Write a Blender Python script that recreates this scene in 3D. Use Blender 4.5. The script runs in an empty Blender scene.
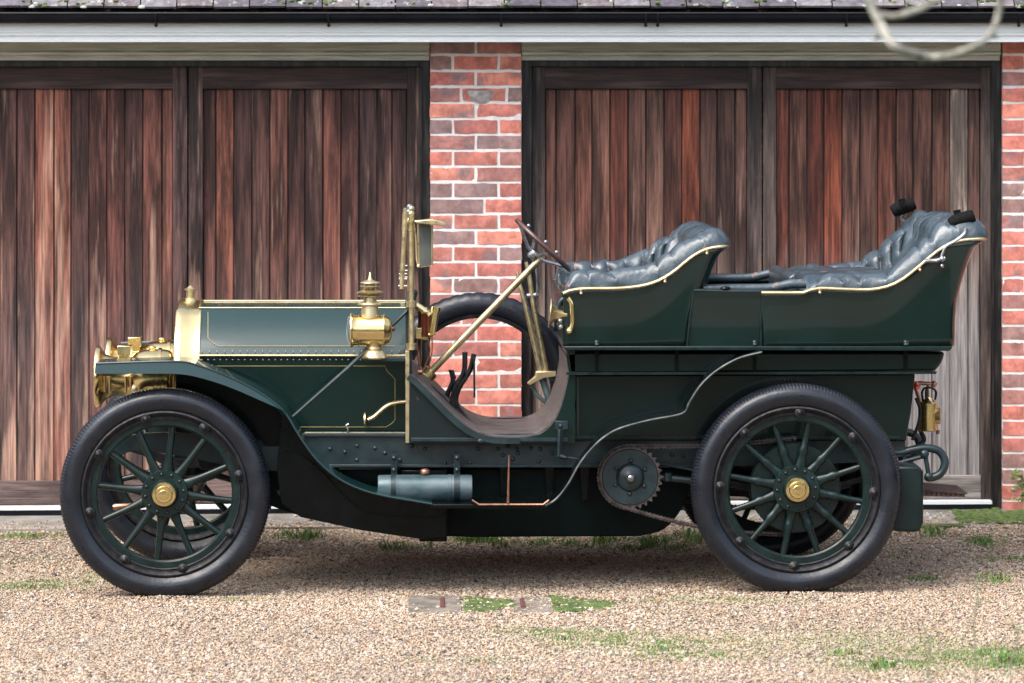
import bpy, math, random
import numpy as np
from mathutils import Vector, Matrix, noise as mnoise
random.seed(7); rng = np.random.default_rng(7)
R = math.radians; PI = math.pi
SC = bpy.context.scene; COL = SC.collection

# ---------------------------------------------------------------- camera, world, sun, exposure
DIST, FPX, HCAM, VX, VY = 18.0, 4248.0, 2.085, 417.0, 105.0
cd = bpy.data.cameras.new('camera'); cam = bpy.data.objects.new('camera', cd); COL.objects.link(cam)
cam.location = (0, -DIST, HCAM); cam.rotation_euler = (R(90), 0, 0)
cd.sensor_width = 36; cd.lens = FPX / 1024 * 36
cd.shift_x = (512 - VX) / 1024; cd.shift_y = -(341.5 - VY) / 1024
cd.clip_start = .1; cd.clip_end = 600
cd.dof.use_dof = True; cd.dof.focus_distance = DIST + .2; cd.dof.aperture_fstop = 4.5
SC.camera = cam
SUN_EL, SUN_AZ = R(55), R(222)        # azimuth measured clockwise from +Y: behind the camera, slightly to its left
wd = bpy.data.worlds.new('World'); SC.world = wd; wd.use_nodes = True
nt = wd.node_tree; bg = nt.nodes['Background']
sky = nt.nodes.new('ShaderNodeTexSky'); sky.sky_type = 'NISHITA'; sky.sun_disc = False
sky.sun_elevation = SUN_EL; sky.sun_rotation = SUN_AZ; sky.dust_density = 3.0; sky.air_density = 1.0
hs = nt.nodes.new('ShaderNodeHueSaturation'); hs.inputs['Saturation'].default_value = .62
nt.links.new(sky.outputs[0], hs.inputs['Color']); nt.links.new(hs.outputs[0], bg.inputs[0])
bg.inputs[1].default_value = .15
sl = bpy.data.lights.new('sun', 'SUN'); sl.energy = 1.15; sl.angle = R(40); sl.color = (1, .96, .9)
so = bpy.data.objects.new('sun', sl); COL.objects.link(so)
dv = Vector((math.sin(SUN_AZ) * math.cos(SUN_EL), math.cos(SUN_AZ) * math.cos(SUN_EL), math.sin(SUN_EL)))
so.rotation_euler = (-dv).to_track_quat('-Z', 'Y').to_euler(); so.location = (-3, -8, 12)
vs = SC.view_settings; vs.view_transform = 'Standard'; vs.look = 'None'; vs.gamma = 1; vs.use_curve_mapping = False
vs.exposure = 1.3

# ---------------------------------------------------------------- helpers
def W(px, py, Y=0.0):
    d = DIST + Y
    return ((px - VX) * d / FPX, Y, HCAM - (py - VY) * d / FPX)
def XZ(pts, Y=0.0): return [(W(a, b, Y)[0], W(a, b, Y)[2]) for a, b in pts]
def S(px, Y=0.0): return px * (DIST + Y) / FPX
CY = .70                                   # centre line of the car
def far(Y): return 2 * CY - Y
def cr(pts, n=6):                          # smooth curve through points of any dimension
    P = [np.array(p, float) for p in pts]; P = [2 * P[0] - P[1]] + P + [2 * P[-1] - P[-2]]; out = []
    for i in range(1, len(P) - 2):
        for k in range(n):
            t = k / n
            out.append(.5 * (2 * P[i] + (P[i+1] - P[i-1]) * t + (2*P[i-1] - 5*P[i] + 4*P[i+1] - P[i+2]) * t*t + (-P[i-1] + 3*P[i] - 3*P[i+1] + P[i+2]) * t**3))
    out.append(P[-2]); return [tuple(p) for p in out]
def srgb(r, g, b):
    f = lambda c: ((c/255) / 12.92 if c/255 <= .04045 else ((c/255 + .055) / 1.055) ** 2.4)
    return (f(r), f(g), f(b))

WL = {}
class MB:
    def __init__(s): s.v = []; s.f = []; s.c = []; s.cur = (1, 1, 1)
    def add(s, vs_, fs):
        o = len(s.v); s.v += [tuple(map(float, p)) for p in vs_]
        for f in fs: s.f.append(tuple(i + o for i in f)); s.c.append(s.cur)
        return s
    def box(s, x0, x1, y0, y1, z0, z1):
        return s.add([(x0,y0,z0),(x1,y0,z0),(x1,y1,z0),(x0,y1,z0),(x0,y0,z1),(x1,y0,z1),(x1,y1,z1),(x0,y1,z1)],
                     [(0,3,2,1),(4,5,6,7),(0,1,5,4),(1,2,6,5),(2,3,7,6),(3,0,4,7)])
    def pbox(s, px0, px1, py0, py1, ya, yb):   # box traced at depth ya
        a = W(px0, py1, ya); b = W(px1, py0, ya); return s.box(a[0], b[0], ya, yb, a[2], b[2])
    def prism(s, xz, ya, yb):
        n = len(xz); v = [(x, ya, z) for x, z in xz] + [(x, yb, z) for x, z in xz]
        return s.add(v, [tuple(range(n)), tuple(range(2*n-1, n-1, -1))] + [(i, i+n, (i+1) % n + n, (i+1) % n) for i in range(n)])
    def ribbon(s, xz, ya, yb, th):             # curved sheet, normal offset th
        P = [np.array(p) for p in xz]; n = len(P); off = []
        for i in range(n):
            t = P[min(i+1, n-1)] - P[max(i-1, 0)]; t = t / (np.linalg.norm(t) + 1e-9); off.append(P[i] + np.array((t[1], -t[0])) * th)
        v = []
        for i in range(n):
            v += [(P[i][0], ya, P[i][1]), (P[i][0], yb, P[i][1]), (off[i][0], yb, off[i][1]), (off[i][0], ya, off[i][1])]
        f = [(0, 1, 2, 3), (4*n-1, 4*n-2, 4*n-3, 4*n-4)]
        for i in range(n-1):
            a = 4*i; b = a + 4
            f += [(a, b, b+1, a+1), (a+1, b+1, b+2, a+2), (a+2, b+2, b+3, a+3), (a+3, b+3, b, a)]
        return s.add(v, f)
    def tube(s, pts, r, seg=10, caps=True):
        P = [Vector(p) for p in pts]; n = len(P); rr = r if isinstance(r, (list, tuple)) else [r] * n
        v = []; up = None
        for i in range(n):
            t = (P[min(i+1, n-1)] - P[max(i-1, 0)]).normalized()
            if up is None: up = Vector((0, 1, 0)) if abs(t.y) < .9 else Vector((0, 0, 1))
            u = (up - t * up.dot(t)).normalized(); up = u; w = t.cross(u)
            for k in range(seg):
                a = 2*PI*k/seg; v.append(P[i] + (u * math.cos(a) + w * math.sin(a)) * rr[i])
        f = [(i*seg+k, i*seg+(k+1) % seg, (i+1)*seg+(k+1) % seg, (i+1)*seg+k) for i in range(n-1) for k in range(seg)]
        if caps: f += [tuple(range(seg-1, -1, -1)), tuple(range((n-1)*seg, n*seg))]
        return s.add(v, f)
    def lathe(s, prof, origin, axis, seg=32, closed=False):    # prof: (distance along axis, radius)
        A = Vector(axis).normalized(); O = Vector(origin)
        u = A.cross(Vector((0, 0, 1)) if abs(A.z) < .9 else Vector((0, 1, 0))).normalized(); w = A.cross(u); v = []; n = len(prof)
        for d, r in prof:
            for k in range(seg):
                a = 2*PI*k/seg; v.append(O + A * d + (u * math.cos(a) + w * math.sin(a)) * r)
        m = n if closed else n - 1
        f = [(i*seg+k, ((i+1) % n)*seg+k, ((i+1) % n)*seg+(k+1) % seg, i*seg+(k+1) % seg) for i in range(m) for k in range(seg)]
        if not closed:
            if prof[0][1] > 1e-5: f.append(tuple(range(seg)))
            if prof[-1][1] > 1e-5: f.append(tuple(range(n*seg-1, (n-1)*seg-1, -1)))
        return s.add(v, f)
    def ball(s, c, r, seg=10, sq=(1, 1, 1)):
        n = max(4, seg // 2); v = []
        for i in range(n+1):
            p = PI * i / n
            for k in range(seg):
                a = 2*PI*k/seg; v.append((c[0] + r*sq[0]*math.sin(p)*math.cos(a), c[1] + r*sq[1]*math.sin(p)*math.sin(a), c[2] + r*sq[2]*math.cos(p)))
        return s.add(v, [(i*seg+k, (i+1)*seg+k, (i+1)*seg+(k+1) % seg, i*seg+(k+1) % seg) for i in range(n) for k in range(seg)])
    def dome(s, c, r, h, axis=(0, -1, 0), seg=10):
        return s.lathe([(0, r), (h*.45, r*.93), (h*.8, r*.65), (h, r*.02)], c, axis, seg)
    def build(s, name, mat, parent=None, local=False, bevel=0, origin=None, label=None, smooth=40, base=False):
        V = np.array(s.v); 
        if local: c = np.zeros(3)
        else:
            lo, hi = V.min(0), V.max(0); c = (lo + hi) / 2
            if base or parent is None: c[2] = lo[2]
        me = bpy.data.meshes.new(name); me.from_pydata([tuple(p) for p in (V - c)], [], s.f)
        if any(q != (1, 1, 1) for q in s.c):
            at = me.color_attributes.new('Col', 'FLOAT_COLOR', 'CORNER')
            arr = np.concatenate([np.tile(np.array(tuple(q) + (1,)), (len(p), 1)) for q, p in zip(s.c, s.f)]).astype(np.float32)
            at.data.foreach_set('color', arr.ravel())
        import bmesh
        bm = bmesh.new(); bm.from_mesh(me)
        bmesh.ops.remove_doubles(bm, verts=bm.verts, dist=1e-6)
        bmesh.ops.recalc_face_normals(bm, faces=bm.faces); bm.to_mesh(me); bm.free()
        if smooth:
            me.polygons.foreach_set('use_smooth', [True] * len(me.polygons)); me.set_sharp_from_angle(angle=R(smooth))
        me.materials.append(mat); o = bpy.data.objects.new(name, me); COL.objects.link(o)
        if local: o.location = (0, 0, 0); WL[o] = WL.get(parent, np.zeros(3)).copy()
        else: o.location = tuple(c - WL.get(parent, np.zeros(3))); WL[o] = c
        if parent: o.parent = parent
        if bevel:
            b = o.modifiers.new('bevel', 'BEVEL'); b.width = bevel; b.segments = 2; b.limit_method = 'ANGLE'; b.angle_limit = R(35)
        if label: o['label'] = label
        return o
def empty(name, loc, parent=None):
    o = bpy.data.objects.new(name, None); COL.objects.link(o); o.empty_display_size = .2
    o.location = tuple(np.array(loc, float) - WL.get(parent, np.zeros(3))); WL[o] = np.array(loc, float)
    if parent: o.parent = parent
    return o
def tag(o, label=None, cat=None, group=None, kind=None):
    if label: o['label'] = label
    if cat: o['category'] = cat
    if group: o['group'] = group
    if kind: o['kind'] = kind
    return o
def copy_tree(o, parent=None):
    c = o.copy(); COL.objects.link(c); c.parent = parent; WL[c] = WL[o].copy()
    for ch in list(o.children): copy_tree(ch, c)
    return c

# ---------------------------------------------------------------- materials
def mat(name, c1, c2=None, rough=.5, metal=0, coat=0, scale=8, stretch=(1, 1, 1), bump=0, bscale=60, rvar=0, attr=False, thr=(.35, .65), spec=.5, detail=5, coatr=.05):
    m = bpy.data.materials.new(name); m.use_nodes = True; t = m.node_tree; N = t.nodes; L = t.links
    b = N['Principled BSDF']; b.inputs['Roughness'].default_value = rough; b.inputs['Metallic'].default_value = metal
    b.inputs['Coat Weight'].default_value = coat; b.inputs['Coat Roughness'].default_value = coatr; b.inputs['Specular IOR Level'].default_value = spec
    tc = N.new('ShaderNodeTexCoord'); mp = N.new('ShaderNodeMapping'); mp.inputs['Scale'].default_value = stretch
    L.new(tc.outputs['Object'], mp.inputs[0])
    nz = N.new('ShaderNodeTexNoise'); nz.inputs['Scale'].default_value = scale; nz.inputs['Detail'].default_value = detail; L.new(mp.outputs[0], nz.inputs[0])
    mr = N.new('ShaderNodeMapRange'); mr.inputs[1].default_value = thr[0]; mr.inputs[2].default_value = thr[1]; L.new(nz.outputs[0], mr.inputs[0])
    mx = N.new('ShaderNodeMix'); mx.data_type = 'RGBA'; L.new(mr.outputs[0], mx.inputs[0])
    mx.inputs[6].default_value = (*c1, 1); mx.inputs[7].default_value = (*(c2 or c1), 1); L.new(mx.outputs[2], b.inputs['Base Color'])
    if rvar:
        r2 = N.new('ShaderNodeMapRange'); r2.inputs[3].default_value = max(.02, rough - rvar); r2.inputs[4].default_value = rough + rvar
        n2 = N.new('ShaderNodeTexNoise'); n2.inputs['Scale'].default_value = scale * 1.7; n2.inputs['Detail'].default_value = 6
        L.new(mp.outputs[0], n2.inputs[0]); L.new(n2.outputs[0], r2.inputs[0]); r2.inputs[1].default_value = .3; r2.inputs[2].default_value = .7; L.new(r2.outputs[0], b.inputs['Roughness'])
    if bump:
        nb = N.new('ShaderNodeTexNoise'); nb.inputs['Scale'].default_value = bscale; nb.inputs['Detail'].default_value = 4; L.new(mp.outputs[0], nb.inputs[0])
        bp = N.new('ShaderNodeBump'); bp.inputs['Strength'].default_value = bump; bp.inputs['Distance'].default_value = .004
        L.new(nb.outputs[0], bp.inputs['Height']); L.new(bp.outputs[0], b.inputs['Normal'])
    m['mix'] = mx.name
    return m

GREEN = mat('green_coach_paint', (.0022, .0115, .0100), (.0035, .017, .015), rough=.2, coat=.55, scale=3, rvar=.05, coatr=.05, bump=.06, bscale=4, spec=.3)
GREEND = mat('worn_green_paint', (.003, .013, .012), (.008, .028, .027), rough=.34, coat=.2, scale=14, rvar=.12, thr=(.5, .85), bump=.15, bscale=25, coatr=.2, spec=.35)
CHASS = mat('chassis_paint', (.005, .017, .020), (.018, .042, .047), rough=.42, scale=12, rvar=.15, thr=(.45, .8), bump=.3, bscale=30, coat=.2, coatr=.3)
BLACKP = mat('black_paint', (.0012, .0022, .0022), (.003, .005, .005), rough=.26, coat=.12, scale=6, rvar=.12, thr=(.4, .8), coatr=.1, spec=.12, bump=.15, bscale=6)
IRON = mat('dark_iron', (.012, .013, .016), (.05, .04, .034), rough=.48, metal=.3, scale=35, rvar=.15, thr=(.5, .8), bump=.4, bscale=80)
STEEL = mat('bare_steel', (.50, .52, .54), (.28, .27, .26), rough=.3, metal=.9, scale=25, rvar=.12)
BRASS = mat('polished_brass', (.94, .76, .40), (.84, .62, .27), rough=.22, metal=1, scale=7, rvar=.08, thr=(.35, .7), bump=.08, bscale=12)
BRASSD = mat('dull_brass', (.74, .61, .36), (.50, .39, .20), rough=.34, metal=.9, scale=16, rvar=.12, thr=(.4, .8))
COPPER = mat('worn_copper', (.60, .30, .20), (.34, .17, .11), rough=.35, metal=.9, scale=20, rvar=.1)
RUBBER = mat('tyre_rubber', (.008, .010, .015), (.015, .018, .026), rough=.33, scale=10, rvar=.1, thr=(.3, .8), bump=.25, bscale=70)
TREAD = RUBBER
LEATHER = mat('worn_blue_leather', (.020, .034, .044), (.055, .08, .098), rough=.36, scale=9, rvar=.12, bump=1, bscale=40, coat=.4, coatr=.28)
WORN = mat('worn_floor_wood', (.05, .042, .04), (.135, .115, .108), rough=.6, scale=10, stretch=(1, 3, 6), bump=.4)
WHEELWOOD = mat('steering_rim_wood', (.07, .03, .022), (.11, .05, .04), rough=.3, coat=.5)
GLASSD = mat('lamp_glass', (.30, .38, .40), (.2, .25, .26), rough=.05, metal=.6)
MIRROR = mat('dusty_mirror_glass', (.10, .11, .10), (.16, .17, .155), rough=.2, metal=.3)
REDGLASS = mat('red_oil_glass', (.05, .008, .005), (.12, .02, .01), rough=.06, coat=1)
PADBLK = mat('black_pad', (.002, .002, .0025), (.007, .007, .007), rough=.75, scale=60, bump=.6, spec=.15)
TANK = mat('blue_grey_tank', (.035, .075, .085), (.15, .19, .20), rough=.38, metal=.25, scale=14, rvar=.14, thr=(.35, .75), bump=.25, bscale=22, stretch=(.5, 1, 1))
GOLD = mat('gold_line', (.50, .38, .16), (.35, .26, .1), rough=.4, metal=.4)
# wear spots in the leather
def leather_wear(m):
    t = m.node_tree; N = t.nodes; L = t.links; b = N['Principled BSDF']; mx = N[m['mix']]
    nz = N.new('ShaderNodeTexNoise'); nz.inputs['Scale'].default_value = 16; nz.inputs['Detail'].default_value = 6; tc = N['Texture Coordinate']; L.new(tc.outputs['Object'], nz.inputs[0])
    at = N.new('ShaderNodeAttribute'); at.attribute_name = 'Col'
    ml = N.new('ShaderNodeMath'); ml.operation = 'ADD'; ms = N.new('ShaderNodeMath'); ms.operation = 'MULTIPLY_ADD'; ms.inputs[1].default_value = -.30; ms.inputs[2].default_value = .30
    L.new(at.outputs['Fac'], ms.inputs[0]); L.new(nz.outputs[0], ml.inputs[0]); L.new(ms.outputs[0], ml.inputs[1])
    mr = N.new('ShaderNodeMapRange'); mr.inputs[1].default_value = .755; mr.inputs[2].default_value = .775; L.new(ml.outputs[0], mr.inputs[0])
    m2 = N.new('ShaderNodeMix'); m2.data_type = 'RGBA'; L.new(mr.outputs[0], m2.inputs[0]); L.new(mx.outputs[2], m2.inputs[6]); m2.inputs[7].default_value = (.22, .14, .11, 1)
    L.new(m2.outputs[2], b.inputs['Base Color'])
leather_wear(LEATHER)

def attr_mat(name, rough, gs, stretch, dark=.45, pale=None, pthr=(.55, .8), pscale=3, bump=.5, spec=.3, pstretch=(1, 1, 1), stain=None, zw=0):
    """base colour from the mesh's own per-piece colour, broken up by grain and patches"""
    m = bpy.data.materials.new(name); m.use_nodes = True; t = m.node_tree; N = t.nodes; L = t.links
    b = N['Principled BSDF']; b.inputs['Roughness'].default_value = rough; b.inputs['Specular IOR Level'].default_value = spec
    at = N.new('ShaderNodeAttribute'); at.attribute_name = 'Col'; tc = N.new('ShaderNodeTexCoord')
    mp = N.new('ShaderNodeMapping'); mp.inputs['Scale'].default_value = stretch
    av = N.new('ShaderNodeVectorMath'); av.operation = 'MULTIPLY_ADD'; av.inputs[1].default_value = (37, 23, 17); L.new(at.outputs['Vector'], av.inputs[0]); L.new(tc.outputs['Object'], av.inputs[2])
    L.new(av.outputs[0], mp.inputs[0])
    n1 = N.new('ShaderNodeTexNoise'); n1.inputs['Scale'].default_value = gs; n1.inputs['Detail'].default_value = 7; n1.inputs['Roughness'].default_value = .65; n1.inputs['Distortion'].default_value = .3; L.new(mp.outputs[0], n1.inputs[0])
    r1 = N.new('ShaderNodeMapRange'); r1.inputs[1].default_value = .32; r1.inputs[2].default_value = .68; r1.inputs[3].default_value = dark; r1.inputs[4].default_value = 1.35; L.new(n1.outputs[0], r1.inputs[0])
    mu = N.new('ShaderNodeVectorMath'); mu.operation = 'SCALE'; L.new(at.outputs['Vector'], mu.inputs[0]); L.new(r1.outputs[0], mu.inputs['Scale'])
    out = mu.outputs[0]
    if stain:
        m3 = N.new('ShaderNodeMapping'); m3.inputs['Scale'].default_value = stain[1]; L.new(av.outputs[0], m3.inputs[0])
        n3 = N.new('ShaderNodeTexNoise'); n3.inputs['Scale'].default_value = stain[0]; n3.inputs['Detail'].default_value = 6; n3.inputs['Roughness'].default_value = .68; L.new(m3.outputs[0], n3.inputs[0])
        r3 = N.new('ShaderNodeMapRange'); r3.inputs[1].default_value = .42; r3.inputs[2].default_value = .59; r3.inputs[3].default_value = stain[2]; r3.inputs[4].default_value = stain[3]; L.new(n3.outputs[0], r3.inputs[0])
        m4 = N.new('ShaderNodeVectorMath'); m4.operation = 'SCALE'; L.new(out, m4.inputs[0]); L.new(r3.outputs[0], m4.inputs['Scale']); out = m4.outputs[0]
    if pale:
        mp2 = N.new('ShaderNodeMapping'); mp2.inputs['Scale'].default_value = pstretch; L.new(av.outputs[0], mp2.inputs[0])
        n2 = N.new('ShaderNodeTexNoise'); n2.inputs['Scale'].default_value = pscale; n2.inputs['Detail'].default_value = 6; n2.inputs['Roughness'].default_value = .6; L.new(mp2.outputs[0], n2.inputs[0])
        r2 = N.new('ShaderNodeMapRange'); r2.inputs[1].default_value = pthr[0]; r2.inputs[2].default_value = pthr[1]; r2.inputs[4].default_value = .85
        sx = N.new('ShaderNodeSeparateXYZ'); L.new(tc.outputs['Object'], sx.inputs[0]); mz = N.new('ShaderNodeMath'); mz.operation = 'MULTIPLY_ADD'; mz.inputs[1].default_value = -zw
        L.new(sx.outputs['Z'], mz.inputs[0]); L.new(n2.outputs[0], mz.inputs[2]); L.new(mz.outputs[0], r2.inputs[0])
        mx = N.new('ShaderNodeMix'); mx.data_type = 'RGBA'; L.new(r2.outputs[0], mx.inputs[0]); L.new(out, mx.inputs[6])
        ms = N.new('ShaderNodeVectorMath'); ms.operation = 'SCALE'; ms.inputs[0].default_value = pale; L.new(r1.outputs[0], ms.inputs['Scale']); L.new(ms.outputs[0], mx.inputs[7]); out = mx.outputs[2]
    if zw:
        aw = N.new('ShaderNodeAttribute'); aw.attribute_name = 'Wear'; mw = N.new('ShaderNodeMix'); mw.data_type = 'RGBA'; L.new(aw.outputs['Fac'], mw.inputs[0]); L.new(out, mw.inputs[6])
        gw = N.new('ShaderNodeVectorMath'); gw.operation = 'SCALE'; gw.inputs[0].default_value = (.31, .29, .285); L.new(r1.outputs[0], gw.inputs['Scale']); L.new(gw.outputs[0], mw.inputs[7]); out = mw.outputs[2]
    L.new(out, b.inputs['Base Color'])
    bp = N.new('ShaderNodeBump'); bp.inputs['Strength'].default_value = bump; bp.inputs['Distance'].default_value = .003; L.new(n1.outputs[0], bp.inputs['Height']); L.new(bp.outputs[0], b.inputs['Normal'])
    return m
WOOD = attr_mat('weathered_door_wood', .6, 3.4, (26, 26, .9), dark=.28, pale=(.60, .35, .25), zw=.05, pthr=(.535, .68), pscale=1.6, pstretch=(9, 9, .6), stain=(2.6, (5, 5, .5), .30, 1.3))
WOODR = attr_mat('silvered_door_wood', .65, 3.4, (28, 28, .9), dark=.28, pale=(.35, .25, .20), zw=.13, pthr=(.57, .72), pscale=1.6, pstretch=(9, 9, .6), stain=(2.6, (5, 5, .5), .30, 1.25))
WOODH = attr_mat('door_rail_wood', .6, 5, (.9, 26, 26), dark=.35, pale=(.16, .11, .10), pthr=(.55, .8), pscale=1.6, pstretch=(.6, 9, 9), stain=(1.5, (.8, 5, 5), .5, 1.1))
BRICK = attr_mat('old_brick', .85, 22, (1, 1, 1), dark=.82, pale=(.26, .18, .18), pthr=(.54, .64), pscale=7, bump=.9, stain=(9, (1, 1, 1), .8, 1.2))
TILE = attr_mat('clay_roof_tile', .8, 30, (1, 1, 1), dark=.6, pale=(.40, .42, .38), pthr=(.60, .68), pscale=22, bump=.8)
PEB = attr_mat('pea_gravel_stone', .75, 90, (1, 1, 1), dark=.85, bump=.2)
LEAF = attr_mat('leaf_green', .55, 20, (1, 1, 1), dark=.7, bump=.1)
MORTAR = mat('lime_mortar', (.74, .69, .64), (.86, .83, .79), rough=.9, scale=30, bump=.6, bscale=120)
CHAINM = mat('oily_chain_steel', (.07, .058, .055), (.16, .13, .12), rough=.4, metal=.5, scale=40)
WHITEP = mat('white_gloss_board', (.80, .83, .84), (.88, .90, .90), rough=.35, scale=3, stretch=(2, 1, 12), rvar=.1, thr=(.25, .5))
BEIGEP = mat('grimy_cream_board', (.36, .36, .30), (.56, .55, .47), rough=.5, scale=5, stretch=(1, 1, 16), thr=(.3, .6))
BLKGUT = mat('black_gutter', (.002, .003, .006), (.006, .008, .012), spec=.25, rough=.4, scale=7, rvar=.1)
BLKWOOD = mat('black_door_frame', (.010, .009, .009), (.06, .05, .046), spec=.3, rough=.4, scale=6, stretch=(8, 8, 1), thr=(.45, .8))
CONC = mat('concrete_apron', (.13, .12, .10), (.29, .275, .25), rough=.9, scale=5, bump=1, bscale=70)
SLABM = mat('old_paver', (.12, .10, .08), (.25, .215, .175), rough=.9, scale=14, bump=1, bscale=60)
MOSS = mat('moss', (.045, .075, .018), (.12, .165, .045), rough=.95, scale=30, bump=1, bscale=150)

# ================================================================ THE GROUND
def sst(a, b, x):
    t = np.clip((x - a) / (b - a), 0, 1); return t * t * (3 - 2 * t)
def zg(x, y):
    x = np.asarray(x, float); y = np.asarray(y, float)
    xl = np.clip(x, -12, 12)
    z = .0071 * (xl + 1.068) + .085 * sst(1.25, 2.0, y) - .02 * sst(-3, -20, y)
    return z + .004 * np.sin(x * 2.3 + y * 1.1) * np.sin(y * 1.7 + x * .4)
def G(px, py):                                  # where a sight line meets the drive
    y = 0.0
    for _ in range(30):
        x, _, z = W(px, py, y); z0 = float(zg(x, y)); d = FPX * (HCAM - z0) / (py - VY); y = .5 * y + .5 * (d - DIST)
    x = (px - VX) * (DIST + y) / FPX; return x, y, float(zg(x, y))

gx = np.concatenate([np.linspace(-300, -8, 14), np.linspace(-6, 7, 90), np.linspace(9, 300, 14)])
gy = np.concatenate([np.linspace(-300, -22, 12), np.linspace(-19, -4.2, 30), np.linspace(-4, 2.6, 80), np.linspace(3.5, 300, 12)])
g = MB(); nx, ny = len(gx), len(gy)
g.v = [(x, y, float(zg(x, y)) - .004 + (-.1 if y > 3 else 0)) for y in gy for x in gx]
g.f = [(j*nx+i, j*nx+i+1, (j+1)*nx+i+1, (j+1)*nx+i) for j in range(ny-1) for i in range(nx-1)]; g.c = [(1, 1, 1)] * len(g.f)
GM = bpy.data.materials.new('gravel_bed'); GM.use_nodes = True; t = GM.node_tree; N = t.nodes; L = t.links; b = N['Principled BSDF']; b.inputs['Roughness'].default_value = .9
tc = N.new('ShaderNodeTexCoord'); vo = N.new('ShaderNodeTexVoronoi'); vo.inputs['Scale'].default_value = 85; L.new(tc.outputs['Object'], vo.inputs[0])
cr_ = N.new('ShaderNodeValToRGB'); e = cr_.color_ramp.elements; e[0].color = (.09, .07, .055, 1); e[1].color = (.44, .39, .33, 1)
for p, c in ((.3, (.21, .165, .13, 1)), (.55, (.33, .27, .21, 1)), (.8, (.4, .34, .28, 1))):
    q = e.new(p); q.color = c
sp = N.new('ShaderNodeSeparateColor'); L.new(vo.outputs['Color'], sp.inputs[0]); L.new(sp.outputs[0], cr_.inputs[0])
nz = N.new('ShaderNodeTexNoise'); nz.inputs['Scale'].default_value = 1.3; nz.inputs['Detail'].default_value = 5; L.new(tc.outputs['Object'], nz.inputs[0])
mr = N.new('ShaderNodeMapRange'); mr.inputs[1].default_value = .56; mr.inputs[2].default_value = .72; mr.inputs[4].default_value = .5; L.new(nz.outputs[0], mr.inputs[0])
mx = N.new('ShaderNodeMix'); mx.data_type = 'RGBA'; L.new(mr.outputs[0], mx.inputs[0]); L.new(cr_.outputs[0], mx.inputs[6]); mx.inputs[7].default_value = (.09, .12, .04, 1); L.new(mx.outputs[2], b.inputs['Base Color'])
bp = N.new('ShaderNodeBump'); bp.inputs['Strength'].default_value = .8; bp.inputs['Distance'].default_value = .006; L.new(vo.outputs['Distance'], bp.inputs['Height']); bp.invert = True; L.new(bp.outputs[0], b.inputs['Normal'])
tag(g.build('gravel_drive', GM), kind='structure')

# dark grass, unseen behind the camera, added for the paintwork to reflect
lw = MB(); xs = np.linspace(-60, 60, 40); ys = np.linspace(-60, -7, 20)
lw.v = [(x, y, float(zg(x, y)) + .02) for y in ys for x in xs]; lw.f = [(j*40+i, j*40+i+1, (j+1)*40+i+1, (j+1)*40+i) for j in range(19) for i in range(39)]; lw.c = [(1, 1, 1)] * len(lw.f)
tag(lw.build('unseen_lawn', mat('short_lawn', (.022, .040, .012), (.045, .065, .022), rough=.95, scale=3, bump=1, bscale=60)), kind='structure')

# concrete apron in front of the doors
ap = MB(); YA = 1.98; WX0, WX1 = -2.06, 2.86; DOORY = 2.44
n = 60; xs = np.linspace(-9, 9, n); v = []
for x in xs:
    e = .012 * mnoise.noise(Vector((x * 2, 0, 0)))
    z = float(zg(x, 2.0)); v += [(x, YA + e, z - .05), (x, YA + e, z + .010), (x, 2.62, z + .052), (x, 2.62, z - .05)]
f = [(4*i+k, 4*i+4+k, 4*i+5+k, 4*i+1+k) for i in range(n-1) for k in range(3)]
ap.add(v, f); tag(ap.build('concrete_apron', CONC), kind='structure')
def zapron(x, y): return float(zg(x, 2.0)) + .010 + .042 * max(0, (y - YA)) / (2.62 - YA)

# grass and moss tufts growing through the gravel: (px, py, half width px, half depth in m, number, blade height)
gp = [(300,536,18,.05,900,.028),(395,547,30,.05,900,.022),(480,541,45,.04,1300,.022),(560,543,40,.05,900,.02),(620,545,45,.08,1500,.026),(680,540,24,.08,900,.03),(655,548,30,.05,500,.025),
      (30,536,35,.05,800,.015),(150,536,20,.06,400,.018),(35,585,60,.18,2200,.009),(110,575,30,.2,700,.009),(240,600,40,.1,400,.008),(640,642,90,.26,5200,.009),(560,632,60,.14,1800,.009),(700,655,60,.15,1500,.009),
      (860,536,14,.05,300,.02),(932,532,14,.05,500,.022),(985,541,20,.08,500,.02),(1000,560,22,.1,350,.012),(992,581,16,.08,350,.018),(925,580,12,.04,160,.02),(820,592,7,.01,24,.045),
      (850,640,90,.3,1500,.010),(960,655,70,.35,2400,.012),(890,665,60,.25,1400,.014),(760,600,60,.12,500,.009),(610,604,22,.05,900,.008),(700,600,60,.15,500,.008),(1000,660,40,.3,1600,.016),(480,660,60,.1,500,.009),(900,556,26,.1,180,.012),(680,575,30,.1,200,.012)]
# pebbles lying on the drive (uncountable)
NP = 270000
px = rng.uniform(-2.7, 3.5, NP); py = rng.uniform(-3.2, 2.02, NP); sel = rng.random(NP) < .012; py[sel] = 1.99 + np.abs(rng.normal(0, .12, sel.sum()))
sz = rng.uniform(.0030, .0066, NP) * np.where(rng.random(NP) < .03, rng.uniform(1.4, 2.4, NP), 1)
pz = np.where(py < 1.985, zg(px, py), zg(px, 2.0*np.ones(NP)) + .010 + .042*(py-YA)/(2.62-YA)) + sz * .15
base = np.array([(1,0,0),(0,1,0),(-1,0,0),(0,-1,0),(0,0,1),(0,0,-1)], float)
fc = np.array([(0,1,4),(1,2,4),(2,3,4),(3,0,4),(1,0,5),(2,1,5),(3,2,5),(0,3,5)])
ang = rng.uniform(0, 2*PI, NP); ca, sa = np.cos(ang), np.sin(ang)
for xw in (-1.068, 1.606):
    for yw in (0, 1.4): pz += .010*np.exp(-((px-xw)/.13)**2 - ((py-yw)/.12)**2)
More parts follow.
